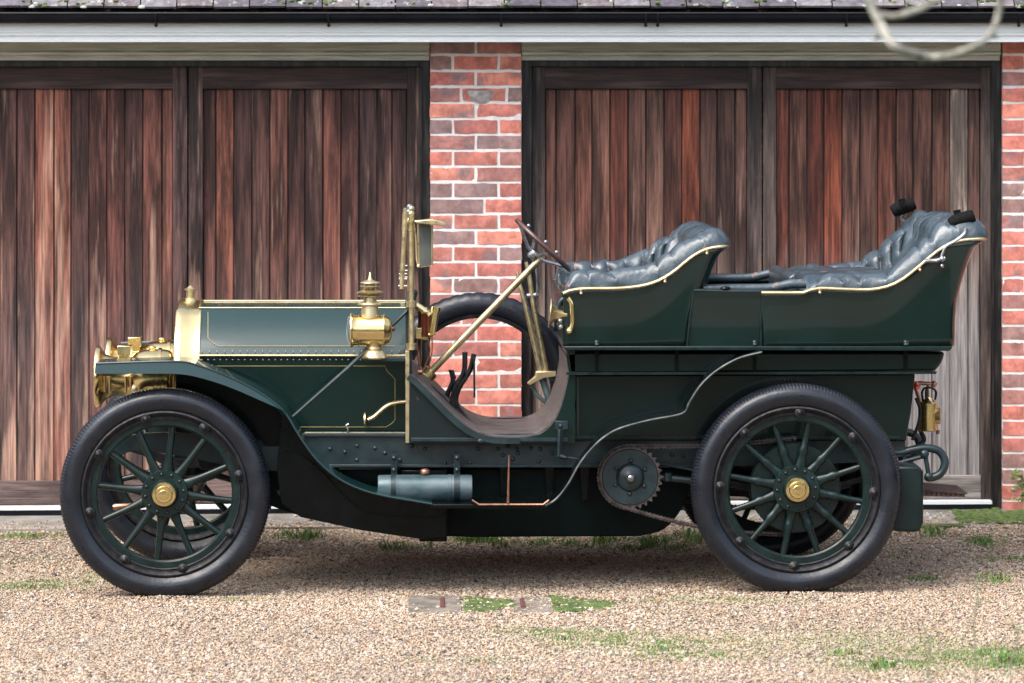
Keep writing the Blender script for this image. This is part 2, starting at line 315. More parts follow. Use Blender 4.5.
V = np.repeat(base[None], NP, 0) * np.stack([sz * rng.uniform(.8, 1.5, NP), sz, sz * rng.uniform(.5, .85, NP)], 1)[:, None, :]
V *= rng.uniform(.75, 1.2, (NP, 6, 1))
X = V[..., 0] * ca[:, None] - V[..., 1] * sa[:, None]; Yv = V[..., 0] * sa[:, None] + V[..., 1] * ca[:, None]
V = np.stack([X + px[:, None], Yv + py[:, None], V[..., 2] + pz[:, None]], -1).reshape(-1, 3)
F = (fc[None] + (np.arange(NP) * 6)[:, None, None]).reshape(-1, 3)
me = bpy.data.meshes.new('pebbles'); me.vertices.add(len(V)); me.vertices.foreach_set('co', V.astype(np.float32).ravel())
me.loops.add(F.size); me.loops.foreach_set('vertex_index', F.astype(np.int32).ravel())
me.polygons.add(len(F)); me.polygons.foreach_set('loop_start', np.arange(0, F.size, 3, dtype=np.int32)); me.polygons.foreach_set('loop_total', np.full(len(F), 3, np.int32))
me.polygons.foreach_set('use_smooth', np.ones(len(F), bool)); me.update()
pal = np.array([srgb(*c) for c in [(216,198,176),(206,182,154),(188,158,128),(222,210,194),(160,132,108),(130,118,108),(208,168,132),(196,166,140),(200,190,178),(96,86,80),(214,188,150)]])
pw = np.array([16, 16, 12, 10, 9, 6, 8, 9, 7, 4, 6], float); pw /= pw.sum()
cidx = rng.choice(len(pal), NP, p=pw); colr = (pal*.9 + pal.mean(1, keepdims=True)*.1)[cidx] * rng.uniform(.66, .92, (NP, 1))
patch = .5 + .5*np.sin(px*1.7+np.sin(py*2.1)*1.3)*np.sin(py*2.9+px*.6) ; colr = colr * np.array([1, .985, .97])[None]; colr *= (.86 + .16*patch)[:, None]
moss_tint = np.zeros(NP)  # green moss tint on pebbles around the grass patches
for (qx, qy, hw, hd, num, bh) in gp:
    cx, cy, _ = G(qx, qy); hwm = S(hw, cy); moss_tint += min(1, num / (hw * 22)) * np.exp(-((px-cx)/hwm)**2 - ((py-cy)/hd)**2)
moss_tint = np.clip(moss_tint, 0, 1) * (rng.random(NP) < .75); colr = colr * (1 - .5*moss_tint[:, None]) + np.array(srgb(122, 132, 84))[None] * .5*moss_tint[:, None]
at = me.color_attributes.new('Col', 'FLOAT_COLOR', 'POINT'); ca4 = np.concatenate([np.repeat(colr, 6, 0), np.ones((NP*6, 1))], 1).astype(np.float32); at.data.foreach_set('color', ca4.ravel())
me.materials.append(PEB); po = bpy.data.objects.new('pebbles', me); COL.objects.link(po)
tag(po, 'loose tan and cream pea gravel covering the drive', 'gravel', kind='stuff')

gb = MB(); gcol = [srgb(104,128,62), srgb(128,146,82), srgb(80,112,52), srgb(146,156,100), srgb(76,124,64)]
for (qx, qy, hw, hd, num, bh) in gp:
    cx, cy, _ = G(qx, qy); hwm = S(hw, cy)
    for _ in range(num):
        a = random.gauss(0, .62) * hwm; d = random.gauss(0, .6) * hd; x = cx + a; y = cy + d
        if mnoise.noise(Vector((x*11, y*9, 1))) + .6*mnoise.noise(Vector((x*37, y*30, 4))) < random.uniform(-.1, .35): continue
        z = float(zg(x, y)); h = bh * random.uniform(.5, 1.3); w = random.uniform(.0015, .004); th = random.uniform(0, PI); lx, ly = random.gauss(0, .4)*h, random.gauss(0, .4)*h
        gb.cur = random.choice(gcol)
        gb.add([(x - w*math.cos(th), y - w*math.sin(th), z), (x + w*math.cos(th), y + w*math.sin(th), z), (x + lx, y + ly, z + h)], [(0, 1, 2)])
for (qx, qy, n_, h_) in [(305,539,70,.06),(478,541,60,.05),(500,546,50,.045),(690,538,60,.06),(655,545,60,.05),(605,541,50,.05),(395,549,40,.04),(985,545,40,.05),(933,536,30,.05),(995,581,40,.05),(820,591,22,.06),(925,580,26,.03),(880,668,60,.04),(1005,662,80,.05),(840,655,40,.035),(30,588,40,.02),(560,640,50,.02),(660,650,50,.02),(1010,560,30,.03)]:
    cx, cy, _ = G(qx, qy)
    for _ in range(n_):
        x = cx + random.gauss(0, .035); y = cy + random.gauss(0, .04); z = float(zg(x, y)); h = h_ * random.uniform(.4, 1); w = random.uniform(.002, .005); th = random.uniform(0, PI); lx, ly = random.gauss(0, .5)*h, random.gauss(0, .5)*h
        gb.cur = random.choice(gcol); c_, s_ = w*math.cos(th), w*math.sin(th)
        gb.add([(x-c_*.4, y-s_*.4, z), (x+c_*.4, y+s_*.4, z), (x+lx*.5+c_, y+ly*.5+s_, z+h*.7), (x+lx*.5-c_, y+ly*.5-s_, z+h*.7), (x+lx, y+ly, z+h*.9)], [(0,1,2,3), (3,2,4)])
tag(gb.build('grass', LEAF, smooth=0), 'short green grass and weeds pushing up through the gravel', 'grass', kind='stuff')

lv = MB()
for k in range(46):
    qx, qy = random.uniform(0, 1024), random.choice([random.uniform(528, 545), random.uniform(545, 683)]); x, y, z = G(qx, qy); r = random.uniform(.010, .022); a = random.uniform(0, 6); lv.cur = random.choice([srgb(96,66,46), srgb(130,92,58), srgb(84,62,52), srgb(150,118,80)]); tl = random.uniform(-.4, .4)
    lv.add([(x + r*rr*math.cos(a + q) , y + r*rr*math.sin(a + q)*.6, z + .008 + r*rr*math.sin(q)*tl + .004*abs(math.cos(q))) for q, rr in ((0,1.3),(.7,.8),(1.6,.55),(2.5,.8),(3.14,1.1),(3.9,.7),(4.7,.5),(5.5,.8))], [tuple(range(8))])
tag(lv.build('dead_leaves', PEB, smooth=0), 'small brown dead leaves scattered over the gravel', 'leaves', kind='stuff')

# two old pavers set in the gravel, each with its moss
for i, (x0, x1, xm) in enumerate(((408, 462, 512), (514, 554, 606))):
    a = G(x0, 613); bb = G(x1, 613); c = G(x0, 597); m = MB(); z = float(zg(a[0], a[1]))
    m.box(a[0], bb[0], a[1], c[1], z - .04, z + .0035)
    tag(m.build('paving_slab', SLABM, bevel=.004), ('longer grey paving slab sunk in the gravel, left of the two', 'shorter grey paving slab sunk in the gravel between two moss patches')[i], 'paving slab', 'slabs sunk in the gravel')
    m = MB(); x2 = G(xm, 605)[0]
    for k in range(170):
        u = random.random() ** 1.3; x = bb[0] + .012 + u * (x2 - bb[0]); w = (c[1] - a[1]) * .5 * (1 - .55 * u)
        y = (a[1] + c[1]) / 2 + random.uniform(-w, w); r = random.uniform(.008, .022)
        m.ball((x, y, float(zg(x, y)) + .001), r, 7, (1.2, 1.2, random.uniform(.25, .45)))
    tag(m.build('moss_patch', MOSS), ('bright green moss patch between the two sunken slabs', 'bright green moss patch right of the shorter sunken slab')[i], 'moss', 'moss patches beside the slabs')
    m = MB(); xs0 = (G(443, 605)[0], G(523, 605)[0])[i]
    m.prism([(xs0 - .012, z + .0042), (xs0 + .009, z + .0042), (xs0 + .006, z + .009), (xs0 - .004, z + .008)], a[1] + .16, c[1] - .10)
    tag(m.build('rusty_cleat', mat('rust_%d' % i, srgb(112, 62, 52), srgb(80, 50, 46), rough=.9, scale=40)), ('rusty brown cleat on the longer paving slab', 'rusty brown cleat on the shorter paving slab')[i], 'metal cleat', 'rusty cleats on the slabs')
m = MB()
for k in range(420):
    qx = random.uniform(958, 1032); qy = 521 + random.gauss(0, 2.6); x, y = W(qx, qy, 2.1)[0], 2.12 + random.gauss(0, .12)
    if y < 2.0 or y > 2.38: continue
    m.ball((x, y, zapron(x, y) + .001), random.uniform(.008, .024), 7, (1.2, 1.3, random.uniform(.3, .7)))
tag(m.build('moss_mat', MOSS), 'thick green moss mat on the concrete at the foot of the right brick pillar', 'moss')
m = MB()
for k in range(260):
    x = W(random.uniform(865, 960), 530, 2)[0]; y = 1.97 + random.gauss(0, .02)
    m.ball((x, y, float(zg(x, 2.0)) + .004), random.uniform(.006, .014), 6, (1.5, 1.2, .4))
tag(m.build('moss_strip', MOSS), 'thin dark moss strip along the concrete edge behind the rear wheel', 'moss')

# ================================================================ THE GARAGE
garage = empty('garage', (0, DOORY, float(zg(0, 2))))
tag(garage, 'brick garage with weathered red brown wooden double doors and a black gutter', 'garage')
BR = [(178,74,60),(196,92,74),(206,104,84),(172,74,64),(150,80,74),(134,84,80),(188,84,66),(214,116,92),(186,88,72),(126,84,84)]
PF = 2.36                                       # pillar face
zt = W(0, 40, PF)[2]; CH = .0762
def pillar(pxa, pxb, n_units, label=None, nrows=29):
    x0 = W(pxa, 300, PF)[0]; x1 = W(pxb, 300, PF)[0]; zb = zapron(x0, PF) - .04
    m = MB(); m.box(x0 + .002, x1 - .002, PF + .0012, PF + .30, zb, zt + .25)
    p = m.build('brick_pillar', MORTAR, garage, label=label)
    bk = MB(); w = x1 - x0; L2 = w / n_units; z = W(0, 55.0, PF)[2] + 3 * CH; r = 0
    while z - CH > zb - .05:
        j = .0135; zz0, zz1 = z - CH + j * .5, z - j * .5
        cuts = [k * L2 for k in range(n_units + 1)] if r % 2 == 0 else [0] + [(k + .5) * L2 for k in range(n_units)] + [w]
        if r % 7 == 5: cuts = [c + (.04 if 0 < c < w else 0) for c in cuts]
        for a, c in zip(cuts[:-1], cuts[1:]):
            xa = x0 + a + (j * .5 if a > 0 else 0); xb = x0 + c - (j * .5 if c < w - 1e-6 else 0)
            dj = [random.uniform(-.0025, .0025) for _ in range(4)]; yf = PF - random.uniform(0, .004)
            col = srgb(*random.choice(BR)); k = random.uniform(.85, 1.15); bk.cur = tuple(min(.9, q * k * .82 + v_) for q, v_ in zip(col, (.125, .11, .095)))
            # a front cut into cells so the edges are irregular
            nn = 6; vv = []
            for iz in range(3):
                for ix in range(nn + 1):
                    X_ = xa + (xb - xa) * ix / nn; Z_ = zz0 + (zz1 - zz0) * iz / 2
                    e = mnoise.noise(Vector((X_ * 40, r * 3.1, iz * 5.0))) * .0045
                    vv.append((X_ + (e if ix in (0, nn) else 0), yf + mnoise.noise(Vector((X_*50, Z_*50, 2))) * .002 + (.003 if ix in (0, nn) or iz in (0, 2) else 0) - .002, Z_ + (e + dj[0 if iz == 0 else 1] * .5 if iz != 1 else 0)))
            o = len(vv); vv2 = vv + [(q[0], PF + .02, q[2]) for q in vv]
            ff = [(iz*(nn+1)+ix, iz*(nn+1)+ix+1, (iz+1)*(nn+1)+ix+1, (iz+1)*(nn+1)+ix) for iz in range(2) for ix in range(nn)]
            rim = [ix for ix in range(nn+1)] + [nn + (nn+1), nn + 2*(nn+1)] + [2*(nn+1)+ix for ix in range(nn-1, -1, -1)] + [nn+1]
            ff += [(rim[i], rim[(i+1) % len(rim)], rim[(i+1) % len(rim)] + o, rim[i] + o) for i in range(len(rim))]
            bk.add(vv2, ff)
        z -= CH; r += 1
    bk.build('brickwork', BRICK, p)
    return p
pillar(430, 521.5, 2, 'narrow brick pillar between the two pairs of doors')
pillar(1002.5, 1094, 2, 'brick pillar at the right end of the doors')
pillar(-190, -98, 2, 'brick pillar at the left end of the doors')

PL = {  # plank edges in pixels at the door plane, then one colour per plank (sRGB)
 'a': ([-80,-62,-45,-28,-11,0,17,35,54,71,89,107,125,143,162,173], [(120,84,78),(96,72,70),(140,96,86),(100,76,74),(104,78,76),(106,80,78),(94,70,70),(160,106,92),(176,120,104),(88,66,66),(124,84,80),(118,76,72),(92,66,66),(134,90,82),(150,104,94)]),
 'b': ([203,216,234,252,270,288,305,323,341,359,377,392,407], [(112,76,70),(158,104,88),(78,58,58),(90,66,64),(122,84,76),(98,68,66),(84,64,64),(140,94,84),(112,76,72),(78,64,66),(92,68,68),(86,66,66)]),
 'c': ([545,556,575,592,610,628,646,664,682,700,717,735,747], [(112,80,72),(108,78,70),(136,94,82),(142,106,94),(112,64,54),(116,88,80),(128,102,92),(108,70,62),(158,90,68),(92,72,66),(88,70,64),(114,88,80)]),
 'd': ([776,789,807,824,842,860,878,896,913,932,950,968,980], [(132,76,62),(118,86,76),(96,46,36),(156,86,64),(118,88,80),(92,68,62),(128,80,66),(102,74,68),(114,84,76),(124,92,82),(206,196,188),(96,76,72)])}
PT = 89; PLK = DOORY
def door(key, sx0, sx1, label, ss0, ss1):
    edges, cols = PL[key]; mat_ = WOOD if key in 'ab' else WOODR
    x0 = W(sx0, 0, PLK)[0]; x1 = W(sx1, 0, PLK)[0]; xa = W(edges[0], 0, PLK)[0]; xb = W(edges[-1], 0, PLK)[0]
    ztop = W(0, 66, PLK)[2]; zr = W(0, PT, PLK)[2]; zb0 = zapron((x0 + x1) / 2, DOORY) + .045; zbr = zb0 + .115
    fr = MB(); fr2 = MB(); yf = PLK - .022
    HR = MB(); HR.cur = srgb(62, 44, 40); HR.box(x0 + .002, x1 - .002, yf + .001, PLK + .03, zr, ztop); HB = MB(); HB.cur = srgb(*ss1); HB.box(x0 + .002, x1 - .002, yf + .001, PLK + .028, zb0, zbr)
    fr.cur = srgb(*ss0); fr.box(x0, xa, yf - .001, PLK + .029, zb0 + .001, ztop - .002)
    fr2.cur = srgb(*ss0); fr2.box(xb, x1, yf - .001, PLK + .029, zb0 + .001, ztop - .002)
    m = MB()
    for e0, e1, c in zip(edges[:-1], edges[1:], cols):
        a = W(e0, 0, PLK)[0] + .0012; b_ = W(e1, 0, PLK)[0] - .0012; k = random.uniform(.92, 1.08)
        m.cur = tuple((q * k * .86) ** 1.04 * wq for q, wq in zip([.75*a_ + .25*b2_ for a_, b2_ in zip(srgb(*c), srgb(112, 84, 76))] if c[0] < 200 else srgb(*c), (1.12, .95, .85))); yy = PLK + random.uniform(-.003, .003); tl = random.uniform(-.002, .002); bw = .0035
        nn = 40
        v = []
        for i in range(nn + 1):
            z = zbr + (zr - zbr) * i / nn; wv = mnoise.noise(Vector((a * 9, z * .8, 4))) * .0016
            v += [(a, yy + .009, z), (a + bw, yy + wv, z), (b_ - bw, yy + tl + wv, z), (b_, yy + .009, z)]
        f = [(4*i+k2, 4*i+k2+1, 4*i+k2+5, 4*i+k2+4) for i in range(nn) for k2 in range(3)]
        m.add(v, f)
    m.cur = (.006, .005, .005); m.add([(xa, PLK+.0085, zbr), (xb, PLK+.0085, zbr), (xb, PLK+.0085, zr), (xa, PLK+.0085, zr)], [(0, 1, 2, 3)])
    d = m.build('garage_door', mat_, garage, smooth=25, label=label)
    wa = d.data.color_attributes.new('Wear', 'FLOAT_COLOR', 'POINT'); zc = W(0, 235, PLK)[2]
    for i_, vt in enumerate(d.data.vertices):
        X_, Z_ = vt.co.x + d.location.x + garage.location.x, vt.co.z + d.location.z + garage.location.z; pxx = X_ * FPX / (DIST + PLK) + VX
        st_ = {'a': .12, 'b': .12, 'c': .45 if pxx < 600 else .3, 'd': .35 if pxx < 905 else .95}[key]
        wv_ = max(0, min(1, (zc - Z_ + .12 * mnoise.noise(Vector((X_ * 14, 0, 7)))) / .5)) * st_; wa.data[i_].color = (wv_, wv_, wv_, 1)
    for q in (fr, fr2): q.build('door_stile', mat_, d, bevel=.003)
    for q in (HR, HB): q.build('door_rail', WOODH, d, bevel=.003)
    return d
door('a', -92, 187.5, 'left leaf of the left door pair, mostly dark brown with two paler planks', (96, 72, 68), (128, 108, 104))
door('b', 188.8, 420, 'right leaf of the left door pair, behind the bonnet', (92, 70, 66), (128, 108, 104))
door('c', 532, 761.5, 'left leaf of the right door pair, behind the front seat', (88, 74, 70), (120, 108, 102))
door('d', 762.8, 992, 'right leaf of the right door pair, with one whitish plank', (94, 80, 74), (150, 142, 136))
# black frames, white weather bars
m = MB()
for sa, sb in ((-104, 430), (521.5, 1002.5)):
    xa = W(sa, 0, PF)[0] + .002; xb = W(sb, 0, PF)[0] - .002; z1 = W(0, 60, PF)[2]; zb = zapron(xa, DOORY)
    wl = (W(sa + 11, 0, PF)[0]); wr = W(sb - 10.5, 0, PF)[0]
    m.box(xa, wl, PF + .035, DOORY + .04, zb - .02, z1); m.box(wr, xb, PF + .035, DOORY + .04, zb - .02, z1)
    m.box(wl - .001, wr + .001, PF + .036, DOORY + .039, W(0, 66.5, PF)[2], z1 - .001)
    for q in (wl - .013, wr + .004): m.box(q, q + .009, PF + .022, PF + .0345, zb - .02, z1 - .03)
m.build('door_frame', BLKWOOD, garage, bevel=.002)
for sa, sb in ((-92, 419.5), (532.5, 991.5)):
    xa = W(sa, 0, DOORY)[0]; xb = W(sb, 0, DOORY)[0]; za = zapron(xa, DOORY); zb = zapron(xb, DOORY)
    m = MB(); y0, y1 = DOORY - .05, DOORY + .02
    m.add([(xa,y0,za+.020),(xb,y0,zb+.020),(xb,y1,zb+.020),(xa,y1,za+.020),(xa,y0,za+.036),(xb,y0,zb+.036),(xb,y1,zb+.044),(xa,y1,za+.044)],[(0,3,2,1),(4,5,6,7),(0,1,5,4),(1,2,6,5),(2,3,7,6),(3,0,4,7)])
    m.build('threshold', WHITEP, garage)
    m = MB(); m.add([(xa,y0-.006,za-.01),(xb,y0-.006,zb-.01),(xb,y1,zb-.01),(xa,y1,za-.01),(xa,y0-.006,za+.0195),(xb,y0-.006,zb+.0195),(xb,y1,zb+.0195),(xa,y1,za+.0195)],[(0,3,2,1),(4,5,6,7),(0,1,5,4),(1,2,6,5),(2,3,7,6),(3,0,4,7)])
    m.build('draught_seal', BLKGUT, garage)
# lintel boards over each opening, stepped moulding
for sa, sb in ((-104, 430), (521.5, 1002.5)):
    xa = W(sa, 0, 2.3)[0] + .003; xb = W(sb, 0, 2.3)[0] - .003; Z = lambda p: W(0, p, PF)[2]
    m = MB(); m.prism([(0, 0)] * 3, 0, 0) if False else None
    prof = [(PF + .02, Z(60.5)), (PF + .012, Z(60)), (PF + .006, Z(55.5)), (PF - .028, Z(54.8)), (PF - .030, Z(52.6)), (PF - .012, Z(52)), (PF - .012, Z(51)), (PF - .020, Z(50.6)), (PF - .006, Z(30)), (PF + .08, Z(30)), (PF + .08, Z(60.5))]
    v = [(xa, y, z) for y, z in prof] + [(xb, y, z) for y, z in prof]; k = len(prof)
    m.add(v, [tuple(range(k)), tuple(range(2*k-1, k-1, -1))] + [(i, i+k, (i+1) % k + k, (i+1) % k) for i in range(k)])
    m.build('lintel_board', BEIGEP, garage, smooth=0)
# fascia
FY = 2.12; Z = lambda p: W(0, p, FY)[2]; m = MB()
prof = [(FY, Z(42)), (FY, Z(36.2)), (FY - .010, Z(35.4)), (FY - .010, Z(33)), (FY - .016, Z(32.6)), (FY - .016, Z(22)), (FY + .03, Z(22)), (FY + .03, Z(42))]
prof[0] = (FY - .004, Z(42)); prof[1] = (FY - .004, Z(40.5)); prof.insert(2, (FY + .004, Z(40))); prof.insert(3, (FY + .004, Z(36.2)))
v = [(-9, y, z) for y, z in prof] + [(9, y, z) for y, z in prof]; k = len(prof)
m.add(v, [tuple(range(k)), tuple(range(2*k-1, k-1, -1))] + [(i, i+k, (i+1) % k + k, (i+1) % k) for i in range(k)])
m.build('fascia_board', WHITEP, garage, smooth=0)
m = MB(); m.box(-9, 9, FY + .031, 3.0, Z(40), Z(39)); m.build('soffit', WHITEP, garage)
m = MB(); m.box(-9, WX0 - 3.2, PF + .02, PF + .3, 0, zt + .2); m.box(4.6, 9, PF + .02, PF + .3, 0, zt + .2); m.box(-9, 9, 2.9, 3.1, 0, zt + .3); 
BW = bpy.data.materials.new('brick_wall'); BW.use_nodes = True; t = BW.node_tree; N = t.nodes; L = t.links
bk_ = N.new('ShaderNodeTexBrick'); tc = N.new('ShaderNodeTexCoord'); mp = N.new('ShaderNodeMapping'); mp.inputs['Rotation'].default_value = (R(90), 0, 0); L.new(tc.outputs['Object'], mp.inputs[0]); L.new(mp.outputs[0], bk_.inputs[0])
bk_.inputs['Scale'].default_value = 1; bk_.inputs['Brick Width'].default_value = .225; bk_.inputs['Row Height'].default_value = CH; bk_.inputs['Mortar Size'].default_value = .006
bk_.inputs['Color1'].default_value = (*srgb(186, 92, 74), 1); bk_.inputs['Color2'].default_value = (*srgb(134, 84, 80), 1); bk_.inputs['Mortar'].default_value = (.6, .56, .5, 1); N['Principled BSDF'].inputs['Roughness'].default_value = .9
L.new(bk_.outputs[0], N['Principled BSDF'].inputs['Base Color']); m.build('wall', BW, garage)
# gutter: half round with brackets
gz = Z(18) ; gr = S(8, FY)
m = MB(); n = 14; v = []
for X_ in (-9, 9):
    for i in range(n + 1):
        a = PI + PI * i / n; v.append((X_, FY - .02 - gr + gr * math.cos(a), gz + .02 + gr * 1.25 * math.sin(a)))
    for i in range(n, -1, -1):
        a = PI + PI * i / n; v.append((X_, FY - .02 - gr + (gr-.004) * math.cos(a), gz + .02 + (gr-.004) * 1.25 * math.sin(a)))
k = 2 * (n + 1); m.add(v, [(i, i+k, (i+1) % k + k, (i+1) % k) for i in range(k)])
m.tube([(-9, FY - .02 - 2*gr, gz + .02), (9, FY - .02 - 2*gr, gz + .02)], .006, 6)
gut = m.build('gutter', BLKGUT, garage)
for qx in (157, 329, 501, 645, 657, 845, -15, 1017):
    x = W(qx, 0, FY)[0]; m = MB(); pts = [(x, FY - .02 - gr + (gr+.003) * math.cos(PI + PI*i/10), gz + .02 + (gr+.003) * 1.25 * math.sin(PI + PI*i/10)) for i in range(11)]
    m.tube(pts, .006, 6); m.ball((x, FY - .02 - gr, gz - gr * 1.25 + .012), .009, 8); m.build('gutter_bracket', BLKGUT, gut)
# roof: overlapping plain tiles
m = MB(); TW = S(36.3, FY); sl = R(40); ry0 = FY - .07; rz0 = Z(11.5)
for row in range(9):
    x = -3.2 + (TW / 2 if row % 2 else 0) + random.uniform(-.01, .01)
    while x < 4.2:
        d0 = row * .10; y = ry0 + d0 * math.cos(sl); z = rz0 + d0 * math.sin(sl) + row * .0; lift = .014 + random.uniform(-.002, .004); w = TW - .006; c = random.choice([(104,98,104),(118,112,116),(92,86,92),(122,114,116),(84,78,86),(108,98,100)])
        m.cur = srgb(*c); L_ = .26; dy, dz = math.cos(sl) * L_, math.sin(sl) * L_ - .012; nx_, nz_ = -math.sin(sl) * .012, math.cos(sl) * .012; yw = random.uniform(-.003, .003)
        m.add([(x, y+yw, z+lift), (x+w, y-yw, z+lift), (x+w, y+dy, z+dz+lift), (x, y+dy, z+dz+lift), (x, y+nx_+yw, z+nz_+lift), (x+w, y+nx_-yw, z+nz_+lift), (x+w, y+dy+nx_, z+dz+nz_+lift), (x, y+dy+nx_, z+dz+nz_+lift)],
              [(0,3,2,1),(4,5,6,7),(0,1,5,4),(1,2,6,5),(2,3,7,6),(3,0,4,7)]); x += TW
m.cur = srgb(70, 60, 60); e = 3.0
m.add([(-9, ry0+.1, rz0), (9, ry0+.1, rz0), (9, ry0 + e*math.cos(sl), rz0 + e*math.sin(sl)), (-9, ry0 + e*math.cos(sl), rz0 + e*math.sin(sl))], [(0, 1, 2, 3)])
roof = m.build('roof', TILE, garage, smooth=0)
m = MB(); lich = MB()
for k in range(260):
    x = random.uniform(-2.3, 3.1); d0 = random.choice([0, 0, 0, .1, .1, .2]) + random.uniform(-.005, .05); y = ry0 + d0*math.cos(sl); z = rz0 + d0*math.sin(sl) + .028
    if random.random() < .62: 
        for q in range(random.randint(2, 6)): m.ball((x + random.gauss(0, .014), y + random.gauss(0, .006), z + random.gauss(0, .005)), random.uniform(.004, .011), 7, (1.2, 1, .7))
    else: lich.ball((x, y - .001, z - .006), random.uniform(.006, .016), 8, (1.3, .5, .6))
tag(m.build('moss', MOSS, roof), kind='stuff')
tag(lich.build('lichen', mat('pale_lichen', (.42, .46, .40), (.6, .62, .56), rough=.95, scale=60), roof), kind='stuff')
# old nest crust on the pillar
m = MB(); c = W(481, 97, PF); v = []; nn = 16
for j in range(7):
    for i in range(nn + 1):
        a = PI * i / nn; rr = math.sin(PI/2 * j / 6)
        v.append((c[0] + .062 * math.cos(a) * rr ** .7 + .004*mnoise.noise(Vector((i*.7, j, 3))), PF - .004 - .022 * (1 - rr) - .004 * mnoise.noise(Vector((i, j, 0))), c[2] + .03 - .062 * math.sin(a) * rr))
v2 = [(p[0], PF + .006, p[2]) for p in v]
m.add(v, [(j*(nn+1)+i, j*(nn+1)+i+1, (j+1)*(nn+1)+i+1, (j+1)*(nn+1)+i) for j in range(6) for i in range(nn)])
m.add([(p[0], PF + .004, p[2]) for p in v[-(nn+1):]] + v[-(nn+1):], [(i, i+1, i+nn+2, i+nn+1) for i in range(nn)])
tag(m.build('old_nest', mat('crusty_web', (.30, .27, .26), (.52, .48, .46), rough=.95, scale=30, bump=1, bscale=80)), 'pale grey crust of an old nest stuck on the middle brick pillar', 'nest')
# ivy sprig on the right pillar
iv = empty('ivy_sprig', W(1022, 500, PF)); tag(iv, 'small green ivy sprig at the foot of the right brick pillar', 'ivy')
st = MB(); lf = MB(); p0 = W(1030, 510, PF); st.tube(cr([(p0[0], PF-.01, p0[2]), W(1022, 495, PF-.015), W(1024, 480, PF-.01), W(1016, 472, PF-.01)], 4), .0022, 5); st.build('stem', WORN, iv)
for k in range(22):
    q = W(random.uniform(1012, 1034), random.uniform(470, 505), PF - random.uniform(.012, .035)); r = random.uniform(.009, .017); a = random.uniform(0, 6); lf.cur = random.choice(gcol)
    pts = [(q[0] + r*rr*math.cos(a + 2*PI*i/10), q[1] + random.uniform(-.004, .004), q[2] + r*rr*math.sin(a + 2*PI*i/10)) for i, rr in enumerate((1, .6, .95, .6, .8, .45, .8, .6, .95, .6))]; lf.add(pts, [tuple(range(10))])
lf.build('leaves', LEAF, iv, smooth=0)
# drift of small debris at the right door foot
m = MB()
for k in range(160):
    x = W(random.uniform(860, 1000), 0, 2.3)[0]; y = random.uniform(2.05, 2.36); m.cur = random.choice([srgb(120,110,100), srgb(90,120,60), srgb(150,140,125), srgb(200,195,185)])
    m.ball((x, y, zapron(x, y) + .001), random.uniform(.002, .007), 5, (1.5, 1, .6))
tag(m.build('debris', PEB), 'grit and leaf litter scattered on the concrete behind the car', 'litter', kind='stuff')

# ================================================================ THE CAR
car = empty('vintage_car', (W(480, 0, 0)[0], CY, float(zg(.3, 0))))
tag(car, 'dark green brass era open touring car with buttoned blue leather seats and wooden spoked wheels', 'vintage car')
def P(pts, Y, n=6): return XZ(cr(pts, n) if n else pts, Y)
def both(fn):
    for s in (0, 1): fn((lambda y: y) if s == 0 else far, s)
def rivets(m, pts, Y, r=.006, d=-1):
    for a, b_ in pts: m.dome(W(a, b_, Y), r, r * .7, (0, d, 0), 8)

